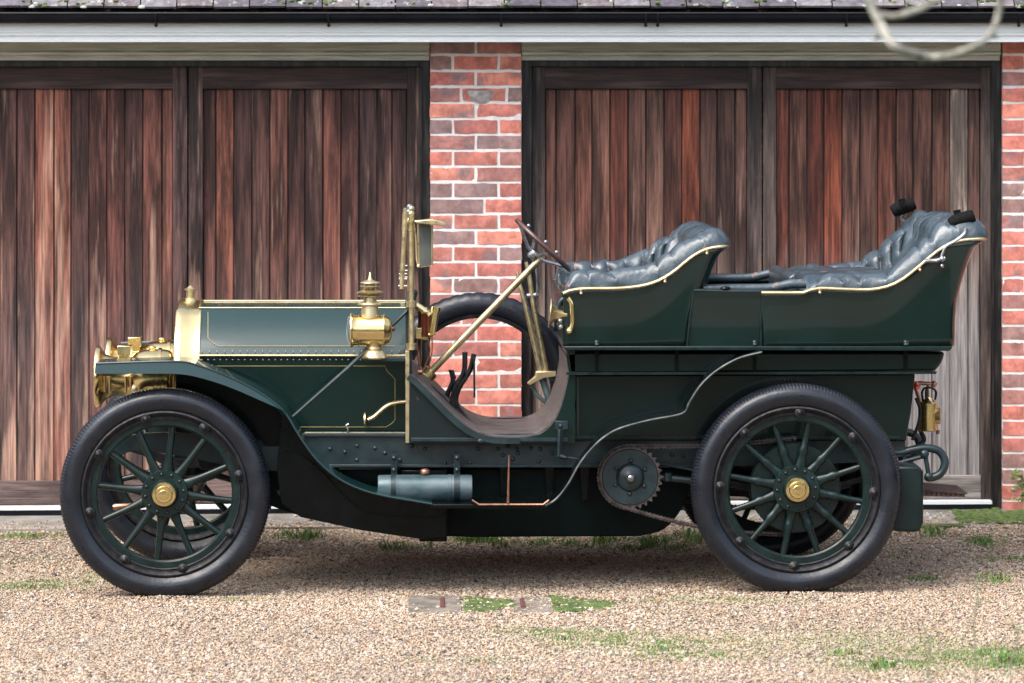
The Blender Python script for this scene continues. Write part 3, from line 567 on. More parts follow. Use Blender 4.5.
# ---- wheels: built facing the camera about their own centre
RW = .445
def make_wheel(rear):
    f = MB()      # felloe with the steel channel behind it
    f.lathe([(-.020, .320), (-.024, .316), (-.024, .291), (-.018, .284), (.018, .284), (.024, .291), (.024, .320)], (0, 0, 0), (0, 1, 0), 72, True)
    wheel = f.build('wheel', GREEND, car, local=True)
    t = MB(); seg = 561; prof = []
    for i in range(36):
        a = 2*PI*i/36; rr = .3955 + .0515 * math.cos(a); yy = .058 * math.sin(a)
        if math.cos(a) < -.55: rr = .3955 - .047; yy *= .8
        prof.append((yy, rr, math.cos(a)))
    v = []
    for k in range(seg):
        th = 2*PI*k/seg
        for yy, rr, c in prof:
            e = 0
            if .70 < c < .93: e = -.0032 if (k % 3 == 0) else .0010
            elif c >= .93: e = -.002 if (k % 3 == 1) else .001
            elif .6 < c <= .70: e = -.0022
            v.append(((rr + e) * math.cos(th), yy * (1 + e * 3), (rr + e) * math.sin(th)))
    n = len(prof); t.add(v, [(k*n+i, k*n+(i+1) % n, ((k+1) % seg)*n+(i+1) % n, ((k+1) % seg)*n+i) for k in range(seg) for i in range(n)])
    t.build('tyre', TREAD, wheel, local=True, smooth=30)
    r = MB(); r.lathe([(-.036, .344), (-.045, .351), (-.048, .344), (-.038, .332), (-.030, .328), (-.028, .316), (.028, .316), (.03, .328), (.043, .340), (.034, .346)], (0, 0, 0), (0, 1, 0), 80, True)
    r.lathe([(-.032, .323), (-.036, .320), (-.034, .3155), (-.028, .316)], (0, 0, 0), (0, 1, 0), 80, True)
    r.build('rim', IRON, wheel, local=True)
    for k in range(12):
        a = R(k * 30); ca_, sa_ = math.cos(a), math.sin(a); s = MB(); n = 13; v = []
        for i in range(n):
            u = i / (n-1); rad = .075 + (.290 - .075) * u
            if rear: w = .0128 + .014 * (1-u) ** 3 + (.0065 * math.exp(-((u-.42)/.05) ** 2)); dpt = .012 + .0065 * math.exp(-((u-.42)/.05) ** 2)
            else: w = .0140 + .016 * (1-u) ** 4; dpt = .014
            for j in range(10):
                b_ = 2*PI*j/10; v.append((rad*ca_ - w*math.cos(b_)*sa_, dpt*math.sin(b_), rad*sa_ + w*math.cos(b_)*ca_))
        s.add(v, [(i*10+j, i*10+(j+1) % 10, (i+1)*10+(j+1) % 10, (i+1)*10+j) for i in range(n-1) for j in range(10)])
        s.build('spoke', GREEND, wheel, local=True, smooth=60)
    h = MB(); h.lathe([(-.024, .100), (-.030, .097), (-.031, .060), (-.040, .056), (-.055, .054), (-.057, .0), (.06, 0), (.06, .06), (.024, .100)], (0, 0, 0), (0, 1, 0), 40)
    for k in range(12):
        a = R(k*30+15); h.dome((.082*math.cos(a), -.029, .082*math.sin(a)), .0085, .008, seg=8)
    h.build('hub', GREEND, wheel, local=True)
    c = MB(); c.lathe([(-.055, .050), (-.074, .052), (-.078, .049), (-.079, .037), (-.088, .036), (-.091, .033), (-.091, .021), (-.095, .019), (-.096, .001)], (0, 0, 0), (0, 1, 0), 32)
    for k in range(6):
        a = R(k*60); c.dome((.041*math.cos(a), -.075, .041*math.sin(a)), .004, .003, seg=6)
    c.build('hub_cap', BRASS, wheel, local=True)
    for k in range(8):
        a = R(k*45 + (23.8 if rear else -9.5)); b_ = MB(); b_.lathe([(-.036, .023), (-.043, .022), (-.046, .015), (-.052, .011), (-.057, .006), (-.058, .0005)], (.326*math.cos(a), 0, .326*math.sin(a)), (0, 1, 0), 14); b_.build('rim_bolt', IRON, wheel, local=True)
    if rear:
        d = MB(); d.lathe([(.035, .0), (.035, .188), (.042, .193), (.075, .193), (.08, .186), (.08, 0)], (0, 0, 0), (0, 1, 0), 48); d.build('brake_drum', GREEND, wheel, local=True)
    return wheel
def put(w, loc, rot, z180=False):
    L_ = np.array(loc); base_ = WL[car]; w.location = tuple(L_ - base_); WL[w] = L_; w.rotation_euler = (0, R(rot), R(180) if z180 else 0)
fwc = W(165, 493, 0); rwc = W(796, 488.5, 0)
fw = make_wheel(False); put(fw, fwc, -23.5)
fw2 = copy_tree(fw, car); put(fw2, (fwc[0], far(0), fwc[2] - .0), 13, True)
rw = make_wheel(True); put(rw, rwc, -19)
rw2 = copy_tree(rw, car); put(rw2, (rwc[0], far(0), rwc[2]), 7, True)

# ---- axles and springs
m = MB(); a = W(165, 505, 0); m.tube([(a[0], .06, fwc[2]), (a[0], .16, fwc[2]), (a[0], .26, fwc[2]-.05), (a[0], 1.14, fwc[2]-.05), (a[0], 1.24, fwc[2]), (a[0], 1.34, fwc[2])], [.028,.03,.024,.024,.03,.028], 12)
m.tube([(a[0]+.12, .12, fwc[2]-.03), (a[0]+.12, 1.28, fwc[2]-.03)], .012, 8); m.tube([(a[0], .12, fwc[2]), (a[0]+.13, .12, fwc[2]-.03)], .014, 8)
m.build('front_axle', CHASS, car)
m = MB(); m.tube([(rwc[0], .08, rwc[2]), (rwc[0], 1.32, rwc[2])], .032, 12); m.build('rear_axle', IRON, car)
def springs(yf, s):
    for pts in ([(112,449),(140,468),(168,477),(200,474),(228,463),(250,449)], [(690,462),(730,480),(796,489),(850,480),(897,463)]):
        m = MB(); w = XZ(cr(pts, 6), .24)
        for q in range(4):
            k = q * 3; ww = w[k:len(w)-k or None]; m.ribbon([(x, z - q*.010) for x, z in ww], yf(.205), yf(.255), .008)
        m.build('leaf_spring', IRON, car)
both(springs)
# ---- frame
def rails(yf, s):
    m = MB(); poly = P([(112,446),(122,437),(150,433),(200,432),(275,433)], .24, 4) + XZ([(600,433),(905,436)], .24) + XZ([(905,455),(880,462),(700,467),(275,467)], .24) + P([(230,466),(180,456),(140,450),(118,456)], .24, 3)
    m.prism(poly, yf(.225), yf(.265))
    m.prism(XZ([(275,433),(905,433),(905,436.2),(275,436.2)], .24), yf(.21), yf(.224)); m.prism(XZ([(275,464),(700,464),(700,467),(275,467)], .24), yf(.21), yf(.224))
    fr = m.build('chassis_rail', CHASS, car, bevel=.002)
    if s == 0:
        for rv in [(357,446),(357,460),(375,448),(385,453),(412,446),(425,449),(445,463),(478,449),(498,449),(503,455),(508,446),(517,449),(513,459),(518,453),(531,448),(540,449),(539,461),(552,453),(566,457),(640,449),(660,447),(672,455),(676,447),(683,456),(345,452),(400,460),(330,449),(470,463)]:
            m = MB(); rivets(m, [rv], .225, .0095); m.build('rivet', CHASS, fr)
both(rails)
for qx in (118, 300, 560, 900):
    m = MB(); x, _, z = W(qx, 450, .3); m.tube([(x, .266, z), (x, 1.134, z)], .028, 10); m.build('cross_member', CHASS, car)
# ---- belly pan and dark lower body
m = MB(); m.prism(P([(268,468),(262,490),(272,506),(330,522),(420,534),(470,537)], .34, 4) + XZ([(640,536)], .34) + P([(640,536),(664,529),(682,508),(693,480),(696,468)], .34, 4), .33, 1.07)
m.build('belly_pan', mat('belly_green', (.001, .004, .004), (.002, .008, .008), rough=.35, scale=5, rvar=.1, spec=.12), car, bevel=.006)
m = MB(); m.prism(XZ([(400,470),(420,541),(447,541),(447,470)], .22), .20, .34); m.build('step_bracket', BLACKP, car, bevel=.003)
for qx in (300, 330, 500, 545, 580):
    m = MB(); m.prism(XZ([(qx,467),(qx+9,467),(qx+7,500),(qx+2,500)], .3), .29, .325); m.build('hanger', BLACKP, car)

# ---- fenders
BEADM = mat('worn_edge_bead', (.04, .05, .052), (.15, .16, .16), rough=.4, metal=.7, scale=18)
BON = mat('bonnet_green_paint', (.006, .030, .030), (.009, .038, .037), rough=.25, spec=.3, coat=.5, scale=3, coatr=.05, bump=.03, bscale=6)
LOWG = mat('dark_flap_green', (.002, .009, .009), (.005, .016, .016), rough=.35, scale=12, coat=.2, spec=.3)
def ffender(yf, s):
    top = P([(95,363.5),(140,362),(180,361.5),(200,366),(222,374),(250,387),(272,401),(286,414),(300,437),(316,459),(335,476),(355,487),(380,495),(408,500),(432,504)], -.08, 5)
    m = MB(); m.ribbon(top, yf(-.08), yf(.24), .004)
    lipb = P([(95,373.5),(140,373.5),(180,374),(205,379),(232,388),(262,401),(287,412)], -.08, 5); lt = [p for p in top if p[0] <= lipb[-1][0]]
    nl_ = len(lt); lb_ = [(lt[i][0], float(np.interp(lt[i][0], [p[0] for p in lipb], [p[1] for p in lipb]))) for i in range(nl_)]
    m.add([(x, yf(-.079), z) for x, z in lt] + [(x, yf(-.089), z) for x, z in lb_] + [(x, yf(-.074), z - .002) for x, z in lt] + [(x, yf(-.084), z - .001) for x, z in lb_], [(i, i+1, nl_+i+1, nl_+i) for i in range(nl_-1)] + [(2*nl_+i, 3*nl_+i, 3*nl_+i+1, 2*nl_+i+1) for i in range(nl_-1)] + [(nl_+i, nl_+i+1, 3*nl_+i+1, 3*nl_+i) for i in range(nl_-1)] + [(0, nl_, 3*nl_, 2*nl_)])
    e = [(x, z) for x, z in top if x > W(283, 0, -.08)[0]]
    sk = P([(432,504.5),(446,510),(446,538),(430,541),(380,535),(330,526),(290,518),(278,508),(275,470),(281,430),(285,414)], -.06, 3)
    q = e[::1] + XZ([(437,506),(446,510),(446,538),(420,541),(360,532),(300,519),(281,505),(276,470),(279,436)], -.06)
    sm = MB(); n = len(q); 
    m.tube([(x, yf(-.08), z) for x, z in top], .0045, 6)
    fo = m.build('front_fender', BON, car, smooth=30)
    ya, yb = yf(.02), yf(.035)
    sm.prism(q, min(ya, yb), max(ya, yb)); sm.tube([(x, yf(.018), z) for x, z in P([(284,448),(302,455),(325,474),(345,496),(372,513),(430,517),(446,515)], .02, 5)], .004, 6)
    sm.build('skirt', BLACKP, fo, bevel=.002)
    # inner valance between fender and frame, high over the wheel
    v = MB(); v.prism([(x, z - .006) for x, z in P([(176,368),(200,372),(222,378),(250,389),(272,403),(286,418)], .2, 4)] + XZ([(300,440),(300,468),(276,468),(262,440),(176,432)], .2), min(yf(.20), yf(.208)), max(yf(.20), yf(.208)))
    v.build('valance', BLACKP, fo)
both(ffender)
def rboard(yf, s):
    m = MB(); m.prism(XZ([(430,504.5),(545,504.5),(545,508.5),(430,508.5)], -.08), min(yf(-.08), yf(.24)), max(yf(-.08), yf(.24)))
    m.build('running_board', BLACKP, car, bevel=.002)
    m = MB(); a = -.085
    m.tube([(x, yf(a), z) for x, z in XZ([(472,500),(479,504.5),(543,504.5),(549,500)], a)], .0045, 8)
    m.tube([(x, yf(a-.004), z) for x, z in XZ([(509,455),(508.5,478),(508,503)], a)], [.003, .0045, .006], 8)
    m.build('board_trim', COPPER if s == 0 else STEEL, car)
    m = MB(); path = P([(543,507),(556,499),(568,484),(580,463),(594,446),(607,435),(622,427.5),(650,420),(682,413.5),(689,403),(700,386),(716,371),(738,358.5),(762,352)], -.07, 5)
    m.ribbon(path, yf(-.07), yf(.17), .004)
    rf = m.build('rear_fender', BLACKP, car, smooth=30)
    m = MB(); m.tube([(x, yf(-.072), z) for x, z in path], .0050, 8); m.build('edge_bead', BEADM, rf)
    m = MB(); fl = [(884,462),(914,462),(918,468),(918,518)]
    m.prism(XZ(fl, .22) + P([(918,518),(914,526),(906,527.5),(884,526)], .22, 4), min(yf(.02), yf(.24)), max(yf(.02), yf(.24))); m.build('mud_flap', LOWG, rf, bevel=.012)
both(rboard)

# ---- bonnet
YB, YT = .34, .50
def bonnet(yf, s):
    a0, a1 = W(199, 355, YB), W(406, 355, YB); b0, b1 = W(199, 308.5, YT), W(406, 308.5, YT)
    m = MB(); nb = 8; v = []
    for i in range(nb+1):
        u = i/nb; bul = .012 * math.sin(PI*u)
        for A, B in ((a0, b0), (a1, b1)): v.append((A[0]*(1-u)+B[0]*u, yf(A[1]*(1-u)+B[1]*u - bul), A[2]*(1-u)+B[2]*u + bul*.4))
    v += [(p[0], p[1] + (.01 if s == 0 else -.01), p[2] - .005) for p in v]
    k = 2*(nb+1); m.add(v, [(2*i, 2*i+1, 2*i+3, 2*i+2) for i in range(nb)] + [(k+2*i, k+2*i+2, k+2*i+3, k+2*i+1) for i in range(nb)] + [(0, 2, k+2, k) , (1, k+1, k+3, 3)])
    pn = m.build('bonnet_side', BON, car)
    m = MB(); m.prism(XZ([(199,355),(406,355),(406,434),(285,434),(262,405),(225,385),(199,380)], YB), min(yf(YB+.004), yf(YB+.02)), max(yf(YB+.004), yf(YB+.02))); sp = m.build('side_panel', GREEN, car)
    m = MB(); m.tube([W(199, 355.5, YB-.002)[:1] + (yf(YB-.004),) + W(199, 355.5, YB)[2:], W(406, 355.5, YB)[:1] + (yf(YB-.004),) + W(406, 355.5, YB)[2:]], .0055, 8)
    z1 = W(0, 433.5, YB-.02)[2]; m.tube([(W(305, 0, YB)[0], yf(YB-.004), z1), (W(406, 0, YB)[0], yf(YB-.004), z1)], .0055, 8); m.build('brass_moulding', BRASSD, sp)
    m = MB(); L2 = lambda pts, Y: [(W(q[0], q[1], Y)[0], yf(Y), W(q[0], q[1], Y)[2]) for q in pts]
    for pts in ([(196,366),(385,366),(387,371),(392,376),(395,379),(395,420),(391,424),(386,427),(300,427)],): m.tube(L2(pts, YB+.003), .0016, 5)
    def yb(py): u = (355-py)/(355-308.5); return YB*(1-u)+YT*u - .012*math.sin(PI*u)
    q2 = [(208,312),(208,318),(208,324),(208,329),(208,334),(208,338),(213,343),(218,346),(300,346),(395,346)]; m.tube([(W(a, b_, yb(b_)-.006)[0], yf(yb(b_)-.006), W(a, b_, yb(b_)-.006)[2]) for a, b_ in q2], .0012, 5)
    m.build('pinstripe', GOLD, sp)
    for k in range(27): m = MB(); m.dome((W(202+k*7.6, 351.5, YB)[0], yf(YB-.001), W(0, 351.3, YB)[2]), .0035, .003, (0, -1 if s == 0 else 1, 0), 6); m.build('rivet', STEEL, sp)
    for k in range(33): m = MB(); m.dome((W(202+k*6.1, 360, YB)[0], yf(YB+.004), W(0, 359.8, YB)[2]), .0042, .0035, (0, -1 if s == 0 else 1, 0), 6); m.build('rivet', STEEL, sp)
both(bonnet)
m = MB(); nb = 12; v = []
for i in range(nb+1):
    y = YT + (far(YT) - YT) * i / nb; dz = .020 * (1 - abs(2*i/nb - 1)) 
    for q in (199, 406): A = W(q, 308, YT); v.append((A[0], y, A[2] + dz))
v += [(p[0], p[1], p[2]-.01) for p in v]; k = 2*(nb+1)
m.add(v, [(2*i, 2*i+1, 2*i+3, 2*i+2) for i in range(nb)] + [(k+2*i, k+2*i+2, k+2*i+3, k+2*i+1) for i in range(nb)] + [(0, 1, k+1, k)] + [(2*i, 2*i+2, k+2*i+2, k+2*i) for i in range(nb)] + [(2*i+1, k+2*i+1, k+2*i+3, 2*i+3) for i in range(nb)])
bt = m.build('bonnet_top', BON, car)
m = MB(); h0, h1 = W(199, 308, YT), W(406, 308, YT); m.tube([(h0[0], CY, h0[2]+.021), (h1[0], CY, h1[2]+.021)], .0055, 8); m.tube([(h0[0], YT, h0[2]+.001), (h1[0], YT, h1[2]+.001)], .0028, 6); m.build('hinge', BRASSD, bt)
# bonnet catch tube (brass) with a flange, and the small catch
m = MB(); m.tube([W(*p, .31) for p in cr([(368,420),(374,417),(383,409),(390,404.5),(398,402.5),(407,401.5)], 5)], .0085, 10); m.lathe([(0, .0), (0, .03), (.006, .031), (.010, .012)], W(364, 420, .31), (1, 0, 0), 16); m.build('breather_pipe', BRASSD, car)
m = MB(); m.tube([W(*p, .32) for p in cr([(347,436),(348,430),(346,426),(349,424)], 4)], .005, 8); m.build('bonnet_catch', STEEL, car)

# ---- radiator
m = MB(); xr0, xr1 = W(176, 0, .36)[0], W(199, 0, .36)[0]
def rad_sec(inset, grow=0):
    zb = W(0, 390, .36)[2]; zt_ = W(0, 303.5, .5)[2]; zm = W(0, 358, .33)[2]; y0 = .325 + inset; out = [(y0, zb + inset), (y0, zm)]
    for a in [i/10 for i in range(1, 11)]: out.append((y0 + (.47 - .325) * a - .022*math.sin(PI*a), zm + (zt_ - .035 - zm) * a))
    for a in [PI/2*i/6 for i in range(1, 7)]: out.append((.47 + inset + .10 * math.sin(a), zt_ - .035 + .035 * math.sin(a) ** .8 - inset * math.sin(a)))
    mid = [(CY, zt_ + .014 - inset)]; R_ = [(2*CY - y, z) for y, z in out[::-1]]; return out + mid + R_
secs = [(W(174,0,.36)[0], .010), (W(176,0,.36)[0], .0), (W(181,0,.36)[0], .0), (W(186,0,.36)[0], .008), (W(197,0,.36)[0], .010), (W(198,0,.36)[0], .004), (W(200,0,.36)[0], .004)]
ss_ = [[(x, y, z) for y, z in rad_sec(i)] for x, i in secs]; k = len(ss_[0]); v = [p for s_ in ss_ for p in s_]
m.add(v, [(a*k+i, a*k+(i+1) % k, (a+1)*k+(i+1) % k, (a+1)*k+i) for a in range(len(secs)-1) for i in range(k)] + [tuple(range(k)), tuple(range(len(secs)*k-1, (len(secs)-1)*k-1, -1))])
# bulge of the shell towards the front, wider low down
secs2 = [[(x, CY + (y - CY) * 1.012, z - .002) for y, z in rad_sec(0) if z < W(0, 322, .45)[2]] for x in (W(174.2,0,.36)[0], W(181,0,.36)[0])]
k2 = len(secs2[0]); m.add(secs2[0] + secs2[1], [tuple(range(k2)), tuple(range(2*k2-1, k2-1, -1))] + [(i, i+k2, (i+1) % k2 + k2, (i+1) % k2) for i in range(k2)])
rad = m.build('radiator', BRASS, car, bevel=.004)
m = MB(); m.add([(secs[0][0]-.002, y, z) for y, z in rad_sec(.05)], [tuple(range(k))]); m.build('core', mat('radiator_core', (.01,.01,.01), (.05,.045,.04), rough=.6, scale=140, bump=1), rad)
m = MB(); m.prism(XZ([(175,359),(201,359),(201,362.5),(175,362.5)], .33), .325, .34); m.build('foot', BRASSD, rad)
m = MB(); c = W(190.5, 303, CY); m.lathe([(0, .026), (.012, .024), (.014, .019), (.045, .019), (.047, .026), (.053, .027), (.056, .018), (.062, .012), (.068, .004), (.069, .0005)], (c[0], CY, W(0, 304, .5)[2] + .004), (0, 0, 1), 20); m.build('filler_cap', BRASSD, rad)

# ---- headlamps: brass drums on their sides
def headlamp(Yc, s):
    o = empty('headlamp', W(130, 377, .34)[:1] + (Yc,) + W(130, 377, .34)[2:], car); 
    X = lambda q: W(q, 0, .34)[0]; zc = W(0, 377, .34)[2]; u = S(1, .34)
    def la(pr, mt, nm): 
        m = MB(); m.lathe([(X(q) - X(95), r*u) for q, r in pr], (X(95), Yc, zc), (1, 0, 0), 40); return m.build(nm, mt, o)
    b_ = la([(95.5,27),(95,29),(96,30.5),(98,31),(100.5,30),(102,27),(105,23.5),(109,21),(114,19.5),(130,19.5),(133,21),(136,24),(140,26.2),(146,27.3),(156,27.6),(158,27.6),(158.4,29),(161.5,29),(162,27.6),(168,27),(171,25),(172,22),(172.5,.1)], BRASS, 'lamp_body')
    b_ = la([(95.6,27),(93.5,20),(92.5,10),(92.3,.1)], GLASSD, 'lens')
    m = MB(); z = zc; m.box(X(117.5), X(131), Yc-.05, Yc+.05, z + 21.5*u, z + 31.5*u); m.box(X(118.5), X(130), Yc-.042, Yc+.042, z + 12*u, z + 21.5*u); m.build('chimney', BRASS, o, bevel=.003)
    m = MB(); m.tube([(X(152), Yc, z+26*u), (X(152), Yc, z+29.5*u)], .014, 12); m.ball((X(152), Yc, z+29.5*u), .017, 12, (1,1,.4)); m.build('knob', BRASS, o)
    m = MB(); m.lathe([(0, .048), (.006, .052), (.014, .05), (.02, .04), (.021, .001)], (X(143), Yc - (.08 if s == 0 else -.08), zc - 14*u), (0, -1 if s == 0 else 1, 0), 20)
    m.lathe([(0, .034), (.022, .034)], (X(143), Yc - (.08 if s == 0 else -.08), zc - 14*u), (0, -1 if s == 0 else 1, 0), 20); m.build('valve_cover', BRASSD, o)
    for q in (106, 111, 127, 132): m = MB(); m.tube([(X(q), Yc - .098, z + 2*u), (X(q), Yc - .088, zc - 14*u)], .006, 8); m.build('stay', BRASSD, o)
    m = MB(); m.tube([(X(140), Yc, zc - 23*u), (X(140), Yc, zc - 45*u), (X(150), .3 if s == 0 else far(.3), zc - 62*u)], .014, 10); m.build('lamp_bracket', CHASS, o)
headlamp(.36, 0); headlamp(1.04, 1)
# starting handle
m = MB(); m.tube([W(*p, CY) for p in [(205,482),(150,482),(148,488),(146,505),(134,506)]], .010, 8); sh = m.build('starting_handle', STEEL, car)
m = MB(); m.tube([W(*p, CY) for p in [(134,506),(131,506),(116,507),(113,507)]], [.012,.014,.016,.012], 12); m.build('grip', COPPER, sh)

# ---- scuttle, dashboard
m = MB(); m.prism(XZ([(405.5,299),(412,299),(412,382),(405.5,382)], .30), .27, far(.27)); m.build('dashboard', mat('dash_black_wood', (.02,.022,.022), (.05,.045,.04), rough=.4, scale=10, coat=.4), car, bevel=.003)
m = MB(); m.prism(XZ([(405.5,351),(409.3,351),(409.3,443),(405.5,443)], .16), .155, .30); m.build('brass_strip', BRASSD, car, bevel=.001)
EDGE = [(410,374),(418,380),(427,389),(438,400),(449,411),(460,421),(471,429),(486,435.5),(503,437.5),(520,437.5),(535,436),(547,430),(557,417),(563.5,400),(567,385),(569,372),(567,350)]
def side(yf, s):
    a, b_ = sorted((yf(.15), yf(.165)))
    m = MB(); e = P(EDGE[:9], .15, 5); m.prism(e + XZ([(503,443),(409,443)], .15), a, b_); sp = m.build('scuttle_side', mat('scratched_dark_green' if s == 0 else 'dark_green_side', (.007,.014,.016), (.05,.06,.065), rough=.33, scale=34, thr=(.70,.76), coat=.3, coatr=.1, spec=.3), car)
    m = MB(); ed = P(EDGE[:10], .14, 5); a2, b2 = sorted((yf(.125), yf(.170))); m.ribbon(ed, a2, b2, .026); m.build('edge_strip', CHASS, sp)
    m = MB(); a3, b3 = sorted((yf(.13), yf(.15))); m.prism(XZ([(411,438),(568,438),(568,441.5),(411,441.5)], .13), a3, b3); m.ball((W(481,441,.13)[0], yf(.125), W(0,441,.13)[2]), .011, 8, (1.5, .5, 1)); m.build('sill_strip', CHASS, sp, bevel=.001)
    m = MB(); q = P(EDGE[8:], .15, 5); m.prism(q + XZ([(575,350),(575,443),(503,443)], .15), a, b_); m.build('heel_panel', GREEN, sp)
both(side)
m = MB(); fl = P([(412,375),(427,388),(438,399),(449,410),(460,420),(471,428),(486,434),(503,436),(520,436),(534,434.5),(546,428),(556,415),(562.5,398),(565.8,385),(567.5,372),(566,345)], .15, 5)
m.ribbon(fl, .166, far(.166), .012); m.build('floor', WORN, car)
# ---- dull steel bits on the dashboard: lubricator
lu = empty('oil_lubricator', W(424, 325, .34), car)
m = MB(); c = W(424, 340, .34); m.lathe([(.015, .026), (.115, .026)], c, (0, 0, 1), 20); m.build('oil_glass', REDGLASS, lu)
m = MB(); m.lathe([(0, .018), (.003, .030), (.015, .030), (.015, .026)], c, (0, 0, 1), 20); m.lathe([(.116, .029), (.122, .029), (.126, .018), (.140, .016), (.143, .008)], c, (0, 0, 1), 20)
m.tube([W(435.5,310,.33), W(432,333,.33)], .0175, 12); m.tube([W(436,307,.33), W(435.4,311,.33)], .021, 12); m.tube([W(413,303,.33), W(420,308,.33), W(430,315,.33)], [.012, .016, .012], 8); m.tube([W(436,333,.33), W(425,335,.33)], .008, 8); m.build('brass_fittings', BRASS, lu)
m = MB(); m.pbox(415.5, 421.5, 328, 339, .30, .33); m.build('drip_box', BRASS, lu, bevel=.002)
m = MB()
for pts in ([(417,340),(418,355),(420,372)], [(421,340),(421,356),(420,368)], [(428,340),(430,352),(425,366),(421,375)], [(432,336),(432,352),(429,366)]): m.tube([W(*p, .34) for p in cr(pts, 4)], .0035, 6)
m.tube([W(418,372,.34), W(422,372,.34)], .012, 8); m.build('oil_pipe', COPPER, lu)
# ---- screen pillars, folded brass frame and the small mirror
def pillar_(yf, s):
    m = MB(); q = lambda a, b_: W(a, b_, .24)[:1] + (yf(.24),) + W(a, b_, .24)[2:]
    m.tube([q(411.2,214), q(411.5,300), q(411.5,348)], [.0118,.0118,.0118], 12)
    for yy in (304, 346.5): m.tube([q(411.5,yy-3.2), q(411.5,yy+3.2)], .0225, 12)
    for yy in (217, 230): m.tube([q(411.2,yy-1), q(411.2,yy+1)], .0145, 12)
    m.ball(q(411,214), .016, 12); m.tube([q(404,228), q(411,215)], .008, 8)
    sp = m.build('screen_pillar', BRASSD, car)
    m = MB(); m.tube([q(405.3,213), q(403.5,250), q(401.5,289)], [.011,.0105,.0105], 12); m.tube([q(405.2,214), q(404.6,230)], .013, 12)
    m.build('folded_strut', BRASSD, sp)
    m = MB(); m.ball(q(409,212), .012, 14, (1.1, 1, 1.1)); m.build('glass_knob', GLASSD, sp)
    m = MB(); 
    for yy in (274, 279, 286): m.tube([q(399,yy), q(407,yy)], .004, 6)
    m.ball(q(399.5,286), .007, 8); m.build('clamp_screw', STEEL, sp)
both(pillar_)
mi = empty('mirror', W(425, 245, .22), car)
m = MB(); m.prism(XZ([(418,224),(432,225.5),(432,265),(419.5,267)], .22), .22, .232); m.build('mirror_glass', MIRROR, mi)
m = MB(); m.tube([W(418,224,.222), W(418.5,240,.222), W(419.5,267.5,.222), W(432.3,265.5,.222), W(432.3,225,.222)], .0045, 6); m.build('mirror_frame', BRASSD, mi)
m = MB(); m.tube([W(413,222,.24), W(416,236,.24), W(417,260,.235), W(419,267,.23)], .006, 8); m.ball(W(418.5,266,.22), .009, 8); m.build('mirror_stay', BRASSD, mi)
m = MB(); a = XZ([(414,220.5),(432,219),(443,221.5),(447,224.5),(445,225.5),(430,224),(416,223)], .2); m.prism(a, .14, .28); m.build('hood_plate', BRASSD, mi, bevel=.003)
# ---- strut from fender to dashboard
m = MB(); m.tube([W(292.5,417,-.02), W(348,368,.12), W(412,306,.27)], [.0065,.009,.0085], 8); m.ball(W(414,293,.27), .017, 10); m.tube([W(412,306,.27), W(416,292,.27)], .009, 8); m.build('fender_stay', STEEL if 0 else CHASS, car)

# ---- brass side lamp
def sidelamp(yf, s):
    Yl = .17; u = S(1, Yl); o = empty('side_lamp', W(371,330,Yl)[:1] + (yf(Yl),) + W(371,330,Yl)[2:], car); X = lambda q: W(q, 0, Yl)[0]; Zz = lambda q: W(0, q, Yl)[2]
    m = MB(); c = (X(350), yf(Yl), Zz(330)); m.lathe([(q*u, r*u) for q, r in [(0,16),(.5,17.5),(1.5,17.8),(2.5,16.5),(3.5,15.8),(8,15.5),(8.3,16.2),(9.3,16.2),(9.6,15.5),(33,15.5),(33.3,16.3),(34.3,16.3),(35,15),(39,12.5),(41.5,8),(42.5,2),(42.6,.1)]], c, (1, 0, 0), 40); m.build('lamp_body', BRASS, o)
    m = MB(); m.lathe([(q*u, r*u) for q, r in [(0.2,15.5),(-2,12.5),(-3.4,7),(-3.9,.1)]], c, (1, 0, 0), 32); m.build('lens', GLASSD, o)
    m = MB(); c = (X(370), yf(Yl), Zz(318)); m.lathe([(q*u, r*u) for q, r in [(0,9.5),(12.5,8.2),(13,12.3),(14,12.8),(15,12),(15.8,7),(21,6.6),(21.5,11.5),(22.5,12),(23,11),(23.3,6),(24.5,6),(24.8,13),(26,13.6),(27.5,9.5),(29,6),(29.3,3.2),(31,3.2),(31.3,10.2),(32.4,10.2),(32.8,5),(33.2,3.2),(34.7,3.2),(35,10),(36,9.2),(37,6),(38,3),(40,1.6),(45,.8),(46,.1)]], c, (0, 0, 1), 28)
    for a in range(4): m.tube([(c[0] + 8.6*u*math.cos(a*PI/2+.8), c[1] + 8.6*u*math.sin(a*PI/2+.8), c[2] + 13*u), (c[0] + 8.2*u*math.cos(a*PI/2+.8), c[1] + 8.2*u*math.sin(a*PI/2+.8), c[2] + 36*u)], .003, 6)
    m.build('chimney', BRASSD, o)
    m = MB(); c = (X(374), yf(Yl), Zz(358.5)); m.lathe([(q*u, r*u) for q, r in [(0,13.5),(1.2,14),(2,13),(3.5,12),(6,11),(8,10),(9.5,7.5),(12,7),(14.5,9),(17,11)]], c, (0, 0, 1), 28); m.build('pedestal', BRASSD, o)
    m = MB(); m.prism(XZ([(360,358.6),(405,358.6),(405,361),(366,361)], Yl), min(yf(Yl-.02), yf(.31)), max(yf(Yl-.02), yf(.31))); m.build('shelf', CHASS, o)
    m = MB(); m.ball((X(393), yf(Yl), Zz(329)), .011, 10); m.build('red_jewel', REDGLASS, o)
sidelamp(lambda y: y, 0)

